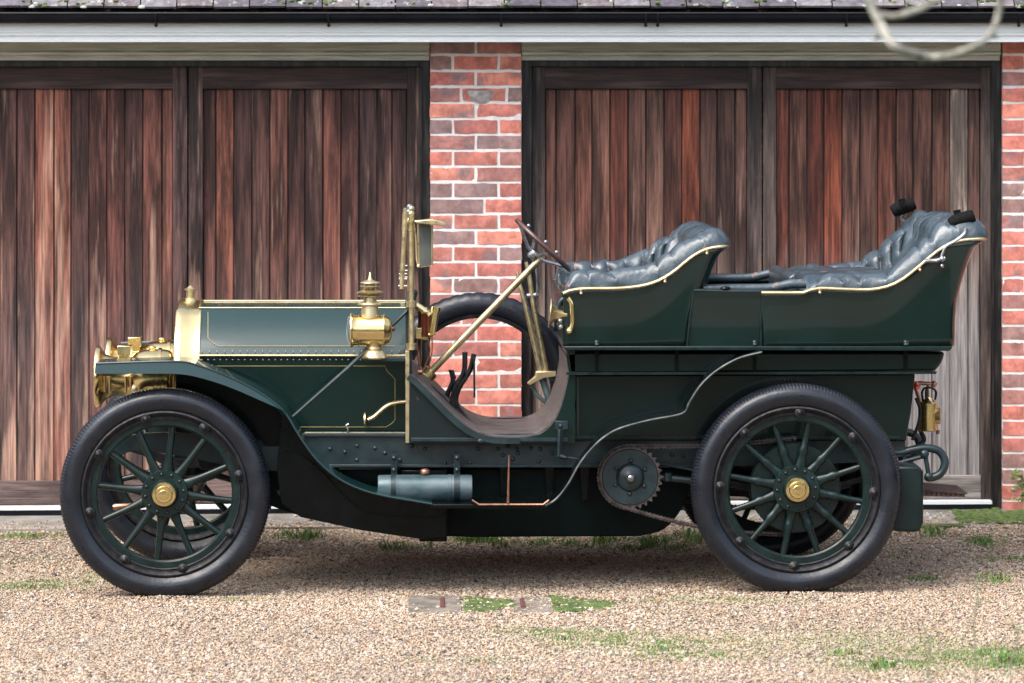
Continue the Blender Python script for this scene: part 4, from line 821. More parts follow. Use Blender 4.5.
# ---- steering: column on the far side of the middle, rim seen edge-on
YS = .98
a, b_ = Vector(W(423,380,YS)), Vector(W(540,259,YS)); ax = (b_ - a).normalized()
m = MB(); m.tube([a - ax*.02, a, b_], [.018,.0165,.0150], 16); st_ = m.build('steering_column', BRASSD, car)
m = MB(); m.lathe([(-.035, .034), (-.03, .040), (-.012, .040), (-.010, .045), (.006, .045), (.008, .037), (.035, .036), (.04, .028)], a + ax*.018, ax, 24); m.build('collar', BRASS, st_)
hubp = Vector(W(537,255,YS)); pd = (Vector(W(568,269,YS)) - Vector(W(517,221,YS))); ctr = Vector(W(543,245,YS)); d1 = pd.normalized(); RS = pd.length/2 * 1.02; d2 = Vector((0, 1, 0)); nrm = d1.cross(d2).normalized()
if nrm.dot(ax) < 0: nrm = -nrm
m = MB(); n = 48; sg = 10; v = []
for i in range(n):
    t = 2*PI*i/n; rd = d1*math.cos(t) + d2*math.sin(t)
    for j in range(sg): f = 2*PI*j/sg; v.append(ctr + rd*(RS + .012*math.cos(f)) + nrm*.011*math.sin(f))
m.add(v, [(i*sg+j, i*sg+(j+1) % sg, ((i+1) % n)*sg+(j+1) % sg, ((i+1) % n)*sg+j) for i in range(n) for j in range(sg)]); swh = m.build('steering_wheel', WHEELWOOD, car)
m = MB(); hb = ctr - nrm*.055
for k in range(4):
    t = PI/4*(2*k) + .3; rd = d1*math.cos(t) + d2*math.sin(t); m.tube([hb, hb + rd*.05 + nrm*.004, ctr + rd*RS*.97], [.011, .009, .007], 8)
m.lathe([(-.03, .017), (-.02, .026), (.008, .027), (.012, .012)], hb, nrm, 18); m.build('spokes', STEEL, swh)
m = MB()
for q in (.35, 0, -.55): pth = ctr + d1*RS*q*1.2 + nrm*.008; m.tube([pth - nrm*.01, pth + nrm*.008], .005, 8); m.ball(pth + nrm*.010, .010, 10)
m.build('throttle_lever', STEEL, swh)
# ---- levers at the far side
YL = 1.22
for pts, rr in (([(517,271),(519,283),(525,302),(533,338),(541,372)], [.006,.010,.0125,.0135,.014]), ([(526,262),(529,274),(532,296),(539,335),(546,373)], [.0085,.010,.0125,.0135,.014])):
    m = MB(); m.tube([W(*p, YL) for p in pts], rr, 10); m.build('hand_lever', BRASSD, car)
m = MB(); m.tube([W(536,268,YL-.01), W(537.5,290,YL-.01), W(536,296,YL-.01)], .004, 6); m.tube([W(527,296,YL), W(538,295,YL)], .012, 10); m.tube([W(524,293,YL-.02), W(535,330,YL-.02), W(542,366,YL-.02)], .004, 6); m.build('lever_catch', STEEL, car)
m = MB(); m.prism(XZ([(536,371),(556,371),(556,376),(543,378),(530,385),(527,383),(535,376)], YL), YL-.03, YL+.03); qd = m.build('lever_quadrant', BRASSD, car, bevel=.003)
m = MB(); m.tube([W(542,378,YL), W(549,400,YL)], .016, 10); m.tube([W(532,386,YL), W(536,394,YL), W(547,404,YL)], .009, 8); m.tube([W(549,380,YL), W(556,378,YL)], .008, 8); m.build('lever_link', TANK, qd)
# ---- pedals
for Yp, sh in ((.62, 0), (.78, 0), (.95, 0)):
    k = {.62: [(478,430),(460,414),(452,405),(456,386),(464,372),(465,352),(466,362)], .78: [(482,431),(462,414),(456,402),(459,388),(470,370),(474,354),(474,379)], .95: [(462,420),(449,408),(447,396),(453,381),(451,370),(454,379),(454,388)]}[Yp]
    m = MB(); m.tube([W(*p, Yp) for p in cr(k[:6], 4)], .0115, 8); p2 = W(*k[5], Yp); p3 = W(*k[6], Yp); m.add([(p2[0]-.004, Yp-.04, p2[2]), (p2[0]+.004, Yp-.04, p2[2]), (p2[0]+.004, Yp+.04, p2[2]), (p2[0]-.004, Yp+.04, p2[2]), (p3[0]-.002, Yp-.04, p3[2]-.08), (p3[0]+.006, Yp-.04, p3[2]-.08), (p3[0]+.006, Yp+.04, p3[2]-.08), (p3[0]-.002, Yp+.04, p3[2]-.08)], [(0,1,2,3),(4,7,6,5),(0,4,5,1),(1,5,6,2),(2,6,7,3),(3,7,4,0)]); m.build('pedal', IRON, car)
m = MB(); m.tube([W(*p, .55) for p in cr([(424,386),(438,400),(450,414),(470,430)], 4)], .007, 8); m.tube([W(*p, .6) for p in cr([(430,386),(446,402),(462,420)], 4)], .010, 8); m.build('floor_tube', IRON, car)

# ---- spare tyre on the far side
YSP = 1.37; c = W(479, 389, YSP); m = MB(); seg = 150; prof = []
RO = S(97, YSP)
for i in range(20):
    a = 2*PI*i/20; prof.append((.05*math.sin(a), RO - .056 + .056*math.cos(a), math.cos(a)))
v = [((rr + (-.004 if (.35 < cc and k % 3 == 0) else 0))*math.cos(2*PI*k/seg) + c[0], YSP + yy, (rr + (-.004 if (.35 < cc and k % 3 == 0) else 0))*math.sin(2*PI*k/seg) + c[2]) for k in range(seg) for yy, rr, cc in prof]; n = 20
m.add(v, [(k*n+i, k*n+(i+1) % n, ((k+1) % seg)*n+(i+1) % n, ((k+1) % seg)*n+i) for k in range(seg) for i in range(n)]); sp = m.build('spare_tyre', RUBBER, car)
m = MB(); m.lathe([(-.03, RO-.105), (-.034, RO-.099), (-.03, RO-.118), (.03, RO-.118), (.034, RO-.099)], (c[0], YSP, c[2]), (0, 1, 0), 70, True); m.build('spare_rim', IRON, sp)

# ---- body
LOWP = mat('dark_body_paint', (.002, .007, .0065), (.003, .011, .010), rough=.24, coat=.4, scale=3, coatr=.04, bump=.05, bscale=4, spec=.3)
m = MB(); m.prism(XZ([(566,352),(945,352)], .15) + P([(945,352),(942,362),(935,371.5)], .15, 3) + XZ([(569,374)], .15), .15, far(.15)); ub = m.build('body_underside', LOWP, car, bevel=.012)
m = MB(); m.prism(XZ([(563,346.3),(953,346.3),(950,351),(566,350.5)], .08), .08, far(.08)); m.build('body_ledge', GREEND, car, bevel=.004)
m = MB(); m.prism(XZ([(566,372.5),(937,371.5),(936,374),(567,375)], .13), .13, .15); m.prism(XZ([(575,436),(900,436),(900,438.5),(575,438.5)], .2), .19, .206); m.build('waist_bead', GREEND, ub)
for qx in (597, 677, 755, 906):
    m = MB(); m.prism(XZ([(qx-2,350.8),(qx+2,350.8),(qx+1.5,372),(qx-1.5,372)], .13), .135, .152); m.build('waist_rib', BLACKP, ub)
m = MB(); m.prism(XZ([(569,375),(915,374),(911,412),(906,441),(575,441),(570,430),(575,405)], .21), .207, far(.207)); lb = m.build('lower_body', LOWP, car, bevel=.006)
m = MB(); m.prism(XZ([(577,377),(577,436)], .2)+XZ([(579,436),(579,377)], .2), .198, .21); m.build('seam', CHASS, lb)

def uloop(x0, xb, yn, rx, ry, na=26, nc=14, nb=12):
    out = [(x0 + (xb - rx - x0) * i / na, yn) for i in range(na)]
    out += [(xb - rx + rx*math.sin(PI/2*i/nc), yn + ry - ry*math.cos(PI/2*i/nc)) for i in range(nc)]
    out += [(xb, yn + ry + (2*CY - 2*yn - 2*ry) * i / nb) for i in range(nb)]
    out += [(xb - rx + rx*math.cos(PI/2*i/nc), 2*CY - yn - ry + ry*math.sin(PI/2*i/nc)) for i in range(nc)]
    out += [(xb - rx - (xb - rx - x0) * i / na, 2*CY - yn) for i in range(na + 1)]
    return out
def interp(pts, x):
    pts = sorted(pts)
    return float(np.interp(x, [p[0] for p in pts], [p[1] for p in pts]))
def tub(name, x0px, rail, back, ybot, yn_t, yn_b, rx, ry, pads, Nf, amp, drop, inner, label):
    """rail, back: traced side profile (px); pads: (px, thickness px) of the padding along the side"""
    Y0 = .10; rc0 = cr(rail, 6); xe = rc0[-1][0]; YF = lambda q: .10 + .20 * max(0, min(1, (q - (xe - 30)) / 30)) ** 1.6
    railw = [(W(a, b_, YF(a))[0], W(a, b_, YF(a))[2]) for a, b_ in rc0]; zb = W(0, ybot, Y0)[2]; backw = [(z, x) for x, z in XZ(back, .30)]
    xmax = railw[-1][0]; x0 = W(x0px, 0, Y0)[0]; nl = 14
    ztop_max = railw[-1][1]
    loops = []
    for l in range(nl + 1):
        s_ = l / nl
        zref = zb + (ztop_max - zb) * s_; xb = interp(backw, zref); yn = yn_b + (yn_t - yn_b) * s_ ** 2.2
        ul = uloop(x0, xb, yn, rx * (.6 + .4*s_), ry)
        top = uloop(x0, xmax, yn_t, rx, ry)
        loops.append([(x, y, zb + (interp(railw, tp[0]) - zb) * s_) for (x, y), tp in zip(ul, top)])
    n = len(loops[0]); v = [p for l in loops for p in l]
    m = MB(); m.add(v, [(l*n+i, l*n+i+1, (l+1)*n+i+1, (l+1)*n+i) for l in range(nl) for i in range(n-1)])
    o = m.build(name, GREEN, car, smooth=60, label=label)
    md = o.modifiers.new('thick', 'SOLIDIFY'); md.thickness = .012; md.offset = 0
    top = loops[-1]
    m = MB(); bead = [(x, y + (-.006 if y < CY else .006), z) for x, y, z in top]
    m.tube(bead, .0072, 8); m.build('brass_bead', BRASSD, o)
    for q in pads['studs']:
        m = MB(); i = min(range(30), key=lambda k: abs(top[k][0] - W(q, 0, Y0)[0])); p = top[i]; m.tube([(p[0], p[1]-.012, p[2]-.002), (p[0], p[1]-.012, p[2]-.018)], .006, 8); m.ball((p[0], p[1]-.012, p[2]-.018), .0075, 8); m.build('brass_stud', BRASSD, o)
    # padding: fine resampling along the rail
    T = np.array(top); seg = np.r_[0, np.cumsum(np.linalg.norm(np.diff(T, axis=0), axis=1))]; Ltot = seg[-1]; nn = 1150
    ss = np.linspace(0, Ltot, nn); C = np.stack([np.interp(ss, seg, T[:, k]) for k in range(3)], 1)
    for k in range(3):                                    # soften the kinks
        C[:, k] = np.convolve(np.pad(C[:, k], 11, mode='edge'), np.ones(23)/23, mode='valid')
    i0 = int(np.argmin(abs(C[:nn//2, 0] - W(pads['start'], 0, Y0)[0]))); i1 = nn - 1 - i0; C = C[i0:i1+1]; ss = ss[i0:i1+1]; nn = len(C)
    tng = np.gradient(C[:, :2], axis=0); tng /= np.linalg.norm(tng, axis=1)[:, None] + 1e-9; nin = np.stack([-tng[:, 1], tng[:, 0]], 1)
    m = MB(); M = 64; v = []; occ = []
    zfloor = zb + .06
    for i in range(nn):
        pxw = C[i, 0]; th = interp([(W(a, 0, Y0)[0], S(b_, Y0)) for a, b_ in pads['th']], pxw); wd_ = interp([(W(a, 0, Y0)[0], S(b_, Y0)) for a, b_ in pads['wd']], pxw)
        end = min(1, (min(i, nn-1-i) / 26.0)); end = math.sqrt(max(0, 1 - (1-end)**2)) * .9 + .1
        dp = drop * (0.25 + .75 * min(1, (C[i, 2] - C[:, 2].min()) / (C[:, 2].max() - C[:, 2].min() + 1e-6) * 1.5))
        for j in range(M):
            u = j / (M-1)
            if u < .5:                                       # the roll
                a = PI * (1.0 - u/.5 * .94); inn = wd_ * (.5 + .56*math.cos(a)); up = th * max(0, math.sin(a)) ** .8
            else:                                            # the inside of the back, running down and forward
                q = (u-.5)/.5; inn = wd_ * 1.06 + inner * dp/drop * (1 - (1-q)**1.7); up = -.02 - dp * q
            sv = ss[i]/Ltot*Nf; wob = .26*mnoise.noise(Vector((C[i,0]*5, C[i,1]*5 + u*2.5, C[i,2]*5))); sk = sv + wob + (u - .3) * 1.3
            fl_ = abs(math.sin(PI*sk)) ** .45; du = abs(math.sin(PI*(sv*.5 - u*2.3))) ** .5; dv_ = abs(math.sin(PI*(sv*.5 + u*2.3))) ** .5
            fl_ = abs(math.sin(PI*sk)) ** .5; rl = abs(math.sin(PI*(sv*.62 + wob*2.4 + u*.7))) ** .36; wv = abs(mnoise.noise(Vector((C[i,0]*9 + u, C[i,1]*9, C[i,2]*11)))) ** .5
            mixu = max(0, min(1, (u - .30) / .14)); cre = (1-mixu) * (rl*.75 + .45*wv) + mixu * (fl_*.85 + .2*wv + .1*du*dv_ - .05); nzv = mnoise.noise(Vector((C[i,0]*14, C[i,1]*14 + u*4, C[i,2]*14))) + .5*mnoise.noise(Vector((C[i,0]*34, C[i,1]*34+ u*9, u*6)))
            b2 = amp * (cre - .75) + .004 * nzv
            if u < .12: b2 *= u/.12
            inn *= end; up2 = up * (end if u < .5 else 1)
            ns = (math.sin(PI*min(u/.5, 1)) if u < .5 else .25)
            zz_ = C[i,2] + up2 + b2*ns; bl = max(0, min(1, (C[i,0] - (xmax - .34)) / .26)); sx_ = bl*bl*(3-2*bl) * max(0, xmax - interp(backw, zz_)) * max(0, 1 - abs(nin[i,0]) * 1.3) if u > .45 else 0
            v.append((C[i,0] - sx_ + nin[i,0]*(inn + b2*(1-ns)), C[i,1] + nin[i,1]*(inn + b2*(1-ns)), C[i,2] + up2 + b2*ns)); occ.append(max(0, min(1, cre)))
    fcs = [(i*M+j, i*M+j+1, (i+1)*M+j+1, (i+1)*M+j) for i in range(nn-1) for j in range(M-1)]
    m.v = v; m.f = fcs; m.c = [(max(.001, occ[f[0]]),)*3 for f in fcs]
    pad = m.build('leather_padding', LEATHER, o, smooth=80)
    for uu, off in ((.60, 0), (.76, .5)):
        lo_ = None
        for i in range(0, nn):
            sv_ = ss[i]/Ltot*Nf*.5 + off
            if lo_ is not None and int(sv_) != int(lo_):
                p = v[i*M + int(uu*(M-1))]
                if p[1] > .45 and False: b_ = MB(); b_.ball(p, .0085, 8); b_.c = [(.8,.8,.8)]*len(b_.f); b_.build('button', LEATHER, o)
            lo_ = sv_
    return o, top
fseat, ft = tub('front_seat', 563, [(561,296),(564,292.5),(572,290),(585,288.5),(620,288),(645,285),(662,279),(676,270),(688,260),(700,252),(712,247),(728,244.5)],
    [(687,347),(690,320),(697,300),(703,287),(708.7,270),(714.6,256),(720,248),(728,244)], 346, .09, .112, .05, .14,
    dict(studs=(581,666,705), start=561, th=[(560,13),(575,17),(640,18),(670,22),(700,20),(728,15)], wd=[(560,20),(640,22),(690,30),(728,34)]), 34, .032, .20, .11, 'front seat tub with torn leather')
rseat, rt = tub('rear_seat', 761, [(761,292.5),(800,292.5),(807,292),(812,289),(822,288),(860,289.5),(880,288),(897,282),(910,273),(922,263),(935,252),(948,244),(962,239.5),(983,237)],
    [(951,347),(951,325),(953,299),(958.5,278),(966,255),(972,243.5),(983,237)], 346, .085, .107, .05, .14,
    dict(studs=(820,921), start=808, th=[(808,9),(830,13),(885,14),(915,20),(945,24),(983,19)], wd=[(808,20),(870,24),(920,34),(983,44)]), 46, .036, .30, .15, 'rear seat tub with buttoned leather')
for o_, x_ in ((fseat, 563), (rseat, 761)): pass
# closing walls, door between the seats, cushions
def tonneau(yf, s):
    m = MB(); v = []; nn_ = 10
    for i in range(nn_ + 1):
        u = i / nn_; Yq = .107 - .020 * u ** 2.2; py_ = 346 - 54.5 * u; xl_ = float(np.interp(py_, [291, 318, 346], [695, 691, 688]))
        for q_ in (xl_, 761): a_ = W(q_, py_, Yq); v += [(a_[0], yf(Yq), a_[2]), (a_[0], yf(Yq + .012), a_[2])]
    m.add(v, [(4*i, 4*i+2, 4*i+6, 4*i+4) for i in range(nn_)] + [(4*i+1, 4*i+5, 4*i+7, 4*i+3) for i in range(nn_)] + [(0, 1, 3, 2), (4*nn_, 4*nn_+2, 4*nn_+3, 4*nn_+1)] + [(4*i, 4*i+4, 4*i+5, 4*i+1) for i in range(nn_)] + [(4*i+2, 4*i+3, 4*i+7, 4*i+6) for i in range(nn_)])
    d = m.build('tonneau_side', GREEN, car)
    m = MB(); m.tube([W(694,290.5,.1)[:1] + (yf(.10),) + W(694,290.5,.1)[2:], W(808,293,.1)[:1] + (yf(.10),) + W(808,293,.1)[2:]], .009, 8); m.tube([(x, yf(.098), z) for x, z in XZ([(694,291),(690,318),(687,346)], .1)], .0055, 8); m.tube([(x, yf(.098), z) for x, z in XZ([(761,292),(761,346)], .1)], .005, 8); m.build('door_edge', GREEND, d)
    m = MB()
    for q in (725, 726): m.ball(W(q, 290, .1)[:1] + (yf(.10),) + W(q, 288.5, .1)[2:], .013, 8, (1.6, 1, .8))
    m.build('door_catch', BLACKP, d)
    m = MB(); pts = [(x, yf(.15), z) for x, z in XZ([(700,289),(730,288.5),(770,288),(790,284),(806,284)], .15)]; m.tube(cr(pts, 8), .02, 12); m.c = [(.8, .8, .8)] * len(m.f); m.build('door_top_padding', LEATHER, d)
both(tonneau)
m = MB(); m.prism(XZ([(561,291),(566,291),(570,350),(565,350)], .12), .12, far(.12)); m.build('seat_front', GREEN, fseat, bevel=.003)
def cushion(x0, x1, ya, yb, zt_, zb_, name, par, N1, N2):
    m = MB(); A = W(x0, zt_, .6); B = W(x1, zt_, .6); n1, n2 = 50, 70; v = []
    for i in range(n1):
        for j in range(n2):
            u, w = i/(n1-1), j/(n2-1); e = min(1, 8*u, 8*(1-u)) ** .5 * min(1, 10*w, 10*(1-w)) ** .5
            q = (abs(math.sin(PI*(u*N1+w*N2)/1)) * abs(math.sin(PI*(u*N1-w*N2)))) ** .4
            v.append((A[0] + (B[0]-A[0])*u, ya + (yb-ya)*w, A[2] - .12 + .12*e + .014*(q-.6)*e))
    m.add(v, [(i*n2+j, i*n2+j+1, (i+1)*n2+j+1, (i+1)*n2+j) for i in range(n1-1) for j in range(n2-1)]); 
    m.c = [(.7, .7, .7)] * len(m.f)
    m.build(name, LEATHER, par, smooth=80)
cushion(566, 660, .2, far(.2), 277, 300, 'seat_cushion', fseat, 2.5, 5)
cushion(785, 900, .2, far(.2), 272, 300, 'seat_cushion', rseat, 2.5, 6)
m = MB(); m.prism(XZ([(782,274),(790,270),(792,330),(782,330)], .5), .2, far(.2)); m.c = [(.8, .8, .8)] * len(m.f); m.build('seat_front', LEATHER, rseat, bevel=.01)
m = MB(); m.prism(XZ([(690,300),(760,300),(760,345),(690,345)], .5), .14, far(.14)); m.build('tonneau_floor', BLACKP, car)
# small bolts and plates on the ledge
for qx in (597, 755, 907, 906):
    m = MB(); m.dome(W(qx, 345, .09), .012, .012, (0, 0, 1)); m.dome(W(qx, 343, .10), .014, .010); m.build('ledge_bolt', GREEND, car)
m = MB(); m.dome(W(934, 326, .09)[:1] + (.6,) + W(958, 283, .09)[2:], .01, .01, (1, 0, 0)); m.build('rear_knob', BRASSD, car)

# ---- bulb horn by the front seat
hn = empty('bulb_horn', W(560, 312, .1), car)
m = MB(); m.lathe([(0, .060), (.003, .062), (.010, .050), (.022, .034), (.040, .022), (.062, .014), (.075, .012)], W(549.5, 313, .11), (1, 0, -.1), 28); m.build('horn_bell', BRASSD, hn)
m = MB(); m.tube([W(*p, .11) for p in cr([(567,299),(562,300),(558.5,306),(557.5,314),(559,322)], 5)], .012, 10); m.build('horn_tube', CHASS, hn)
m = MB(); m.ball(W(560,321,.10), .013, 10); m.ball(W(560.5,327,.10), .013, 10); m.build('horn_valve', STEEL, hn)
m = MB(); m.tube([W(*p, .085) for p in cr([(568,298),(571.5,304),(572.5,315),(572,324),(569.5,332)], 5)], [.006]+[.009]*8+[.011]*9+[.014]*3, 10) if False else m.tube([W(*p, .085) for p in cr([(568,298),(571.5,304),(572.5,315),(572,324),(569.5,332)], 5)], .0105, 10); m.ball(W(569.3,331,.085), .016, 10); m.build('grab_handle', BRASS, hn)

# ---- hood rests at the back
def rest(yf, s):
    m = MB(); Y1 = .13
    q = lambda a, b_, Y: W(a, b_, Y)[:1] + (yf(Y),) + W(a, b_, Y)[2:]
    dxp = 0 if s == 0 else -28; dyp = 0 if s == 0 else -6
    ctr_ = [(950,224.5),(954,222.5),(970,217),(974,215.5)]
    m.tube([q(a+dxp, b_+dyp, Y1) for a, b_ in ctr_], [.026,.031,.031,.026], 16); h = m.build('hood_rest', PADBLK, car, bevel=.004)
    m = MB(); m.tube([q(*p, .075) for p in cr([(966+dxp,228+dyp),(964+dxp,234+dyp),(955,241),(946,246),(943,252),(941,258)], 5)], .0075, 8); m.tube([q(*p, .07) for p in [(925,261),(936,260.5),(945,258)]], .009, 8); m.ball(q(942,259,.07), .014, 10); m.ball(q(942,266,.07), .010, 10); m.build('rest_arm', STEEL, h)
    m = MB(); m.prism([(x, z) for x, z in XZ([(955+dxp,211+dyp),(962+dxp,209.5+dyp),(963+dxp,216+dyp),(956+dxp,218+dyp)], Y1)], min(yf(Y1+.05), yf(Y1+.06)), max(yf(Y1+.05), yf(Y1+.06))); m.build('buckle', PADBLK, h)
both(rest)

# ---- chain drive
YC = .10
sc_ = W(630, 477, YC); m = MB(); u = S(1, YC); ntth = 30; v = []
ring = []
for k in range(ntth * 4):
    a = 2*PI*k/(ntth*4); ring.append((33*u if k % 4 in (0,) else 31.5*u if k % 4 == 1 else 29*u if k % 4 == 2 else 30.5*u, a))
o_ = [(sc_[0] + r*math.cos(a), z_, sc_[2] + r*math.sin(a)) for z_ in (YC-.006, YC+.006) for r, a in ring]; k = len(ring)
m.add(o_, [tuple(range(k)), tuple(range(2*k-1, k-1, -1))] + [(i, i+k, (i+1) % k + k, (i+1) % k) for i in range(k)]); spk = m.build('drive_sprocket', CHAINM, car, smooth=0)
m = MB(); m.lathe([(-.012, .001), (-.012, 27.5*u), (-.004, 28.5*u), (0, 28.5*u)], (sc_[0], YC, sc_[2]), (0, 1, 0), 48); m.lathe([(-.045, .001), (-.044, 4*u), (-.036, 6*u), (-.034, 9*u), (-.028, 12.5*u), (-.018, 14*u), (-.012, 14.2*u)], (sc_[0], YC, sc_[2]), (0, 1, 0), 36)
for k in range(6): a = R(60*k+28); m.dome((sc_[0] + 16.6*u*math.cos(a), YC-.012, sc_[2] + 16.6*u*math.sin(a)), .010, .010)
m.build('sprocket_disc', CHASS, spk)
m = MB(); m.lathe([(-.062, .001), (-.060, .012), (-.055, .017), (-.044, .018)], (sc_[0], YC, sc_[2]), (0, 1, 0), 8); m.build('centre_nut', STEEL, spk)
path = []; rr = 31*u; cc = Vector((sc_[0], 0, sc_[2])); rc = Vector((rwc[0], 0, rwc[2])); r2 = .205
for a in np.linspace(83, 263, 46): path.append((sc_[0] + rr*math.cos(R(a)), sc_[2] + rr*math.sin(R(a))))
end2 = (rwc[0] - .02, rwc[2] - r2); p_ = path[-1]; low = [(p_[0] + (end2[0]-p_[0])*q, p_[1] + (end2[1]-p_[1])*q - .03*math.sin(PI*q)) for q in np.linspace(0, 1, 40)[1:]]
top_ = [(path[0][0] + (rwc[0] - path[0][0])*q, path[0][1] + (rwc[2] + r2 - path[0][1])*q - .012*math.sin(PI*q)) for q in np.linspace(0, 1, 44)[1:]]
whole = top_[::-1] + path + low; A = np.array(whole); sg_ = np.r_[0, np.cumsum(np.linalg.norm(np.diff(A, axis=0), axis=1))]; pitch = .0165; tt = np.arange(0, sg_[-1], pitch); xs_ = np.interp(tt, sg_, A[:, 0]); zs_ = np.interp(tt, sg_, A[:, 1])
def chain(yf, s):
    m = MB(); yc = yf(YC)
    for i in range(len(tt)-1):
        m.tube([(xs_[i], yc-.012, zs_[i]), (xs_[i], yc+.012, zs_[i])], .0095, 8)
        ys_ = .010 if i % 2 else .014
        for sd in (-1, 1): m.tube([(xs_[i], yc+sd*ys_, zs_[i]), (xs_[i+1], yc+sd*ys_, zs_[i+1])], .0058, 4)
    m.build('drive_chain', CHAINM, car)
both(chain)
m = MB(); m.tube([W(660,477,.14), W(700,481.5,.14)], .015, 10); m.tube([W(668,473,.13), W(668,481,.13)], .018, 8); m.tube([W(655,463,.16), W(700,472,.16)], .005, 6); m.tube([W(664,465,.18), W(700,470,.18)], .004, 6); m.build('radius_rod', CHASS, car)
# door lever below the seat
m = MB(); m.prism(XZ([(555,421),(568,421),(568,429),(563,430),(562,455),(557,455),(557,430),(555,429)], .12), .115, .14); m.ball(W(560.5,426,.11), .009, 8); m.tube([W(559.5,430,.108), W(559,457,.108)], .009, 8); m.tube([W(560,456,.11), W(566,458,.11)], .010, 8); m.tube([W(566,457,.13), W(606,463,.14)], .003, 6); m.build('brake_lever', CHASS, car, bevel=.002)
# side tank
u = S(1, .12); m = MB(); c = W(378, 488.5, .12); m.lathe([(0, .001), (0, 12.8*u), (.006, 13.6*u), (18*u, 13.8*u), (18.3*u, 14.2*u), (20*u, 14.2*u), (20.3*u, 13.8*u), (70*u, 13.8*u), (70.3*u, 14.2*u), (73*u, 14.2*u), (73.3*u, 13.8*u), (91*u, 13.8*u), (94*u, 13.2*u), (94.2*u, .001)], (c[0], .12, c[2]), (1, 0, 0), 36); tk = m.build('side_tank', TANK, car)
m = MB(); m.lathe([(0, .012), (.010, .022), (.020, .022), (.026, .018), (.030, .008), (.031, .001)], (W(425,0,.12)[0], .12, c[2] + 13*u), (0, 0, 1), 14); m.build('tank_cap', COPPER, tk)
for qx in (394, 457):
    m = MB(); m.prism(XZ([(qx-3,455),(qx+3,455),(qx+3,478),(qx-3,478)], .1), .11, .20); m.lathe([(0, 14.1*u), (6*u, 14.1*u)], (W(qx-3,0,.12)[0], .12, c[2]), (1, 0, 0), 30)
    m.dome(W(qx, 458, .11), .011, .012); m.dome(W(qx, 470, .11), .011, .012); m.build('tank_strap', CHASS, tk)

# ---- tail: scroll iron, shackle, brass tail lamp, step
def tail(yf, s):
    q = lambda a, b_, Y=.24: W(a, b_, Y)[:1] + (yf(Y),) + W(a, b_, Y)[2:]
    m = MB(); m.tube([q(*p) for p in cr([(880,450),(898,453),(912,450),(926,448),(938,450.5),(944,458),(944.5,466),(940,474),(932,477.5),(927,477)], 6)], .0175, 12); sc2 = m.build('spring_scroll', CHASS, car)
    m = MB(); m.tube([q(925,454,.21), q(929,477,.21)], .010, 10)
    for p in ((924.5,454), (928.5,477)): m.ball(q(*p, .205), .020, 12, (1, .8, 1))
    m.tube([q(890,465,.23), q(924,456,.23)], .010, 8); m.tube([q(892,462,.25), q(915,470,.25)], .006, 8); m.build('shackle', CHASS, sc2)
both(tail)
tl = empty('tail_lamp', W(930, 415, .45), car); u = S(1, .45); c = W(928.5, 431, .45)
m = MB(); m.lathe([(0, 8*u), (1*u, 9*u), (2*u, 9*u), (2.3*u, 8.5*u), (26*u, 8.5*u), (26.3*u, 9.2*u), (28*u, 9.2*u), (30*u, 6*u), (32*u, 4*u), (34*u, 3.6*u), (34.2*u, .001)], c, (0, 0, 1), 28); m.build('lamp_body', BRASS, tl)
m = MB(); m.lathe([(0, 7*u), (3*u, 8*u), (4.5*u, 8.5*u), (5.2*u, 7*u), (5.3*u, .001)], W(935.5, 416, .45), (1, -.15, 0), 24); m.build('side_lens', BRASSD, tl)
m = MB(); m.tube([W(*p, .45) for p in cr([(923,401),(922,393),(925,388),(932,388),(936,392),(935,400)], 5)], .005, 8); m.tube([W(*p, .43) for p in cr([(926,398),(926,391),(928,386)], 4)], .005, 8); m.build('carry_handle', IRON, tl)
m = MB(); m.tube([W(918,383,.45), W(934,384,.45)], .009, 10); m.ball(W(934,384,.45), .014, 10); m.tube([W(928,384,.45), W(928,398,.45)], .005, 6); m.tube([W(920,432,.45), W(920,402,.5), W(912,378,.5)], .008, 8); m.tube([W(938,430,.45), W(938,434,.45)], .008, 8); m.build('lamp_holder', COPPER, tl)
m = MB(); m.lathe([(0, .02), (.01, .022), (.02, .01)], W(915, 386, .3), (1, -.3, 0), 14); m.build('red_reflector', mat('red_lens', (.5,.03,.02), (.6,.05,.03), rough=.1, coat=1), car)
m = MB(); m.tube([W(*p, .4) for p in cr([(912,440),(918,425),(920,410),(916,398)], 5)], .007, 8); m.tube([W(*p, .45) for p in cr([(905,450),(918,446),(924,440),(921,432)], 5)], .010, 8); m.build('wiring_loom', IRON, car)
m = MB()
for k in range(9):
    xa = 917 + k*4.8; m.prism(XZ([(xa,486+k*.35),(xa+4,486.3+k*.35),(xa+4.6,492.5+k*.1),(xa+.6,492.3+k*.1)], CY), CY-.18, CY+.18)
m.prism(XZ([(912,485),(962,489),(962,490.5),(912,487)], CY), CY-.185, CY+.185); m.build('rear_step', mat('rusty_step', (.07,.04,.035), (.14,.09,.075), rough=.8, scale=30, bump=.6), car)
m = MB(); m.tube([W(905,470,CY), W(915,488,CY)], .012, 8); m.build('step_iron', IRON, car)
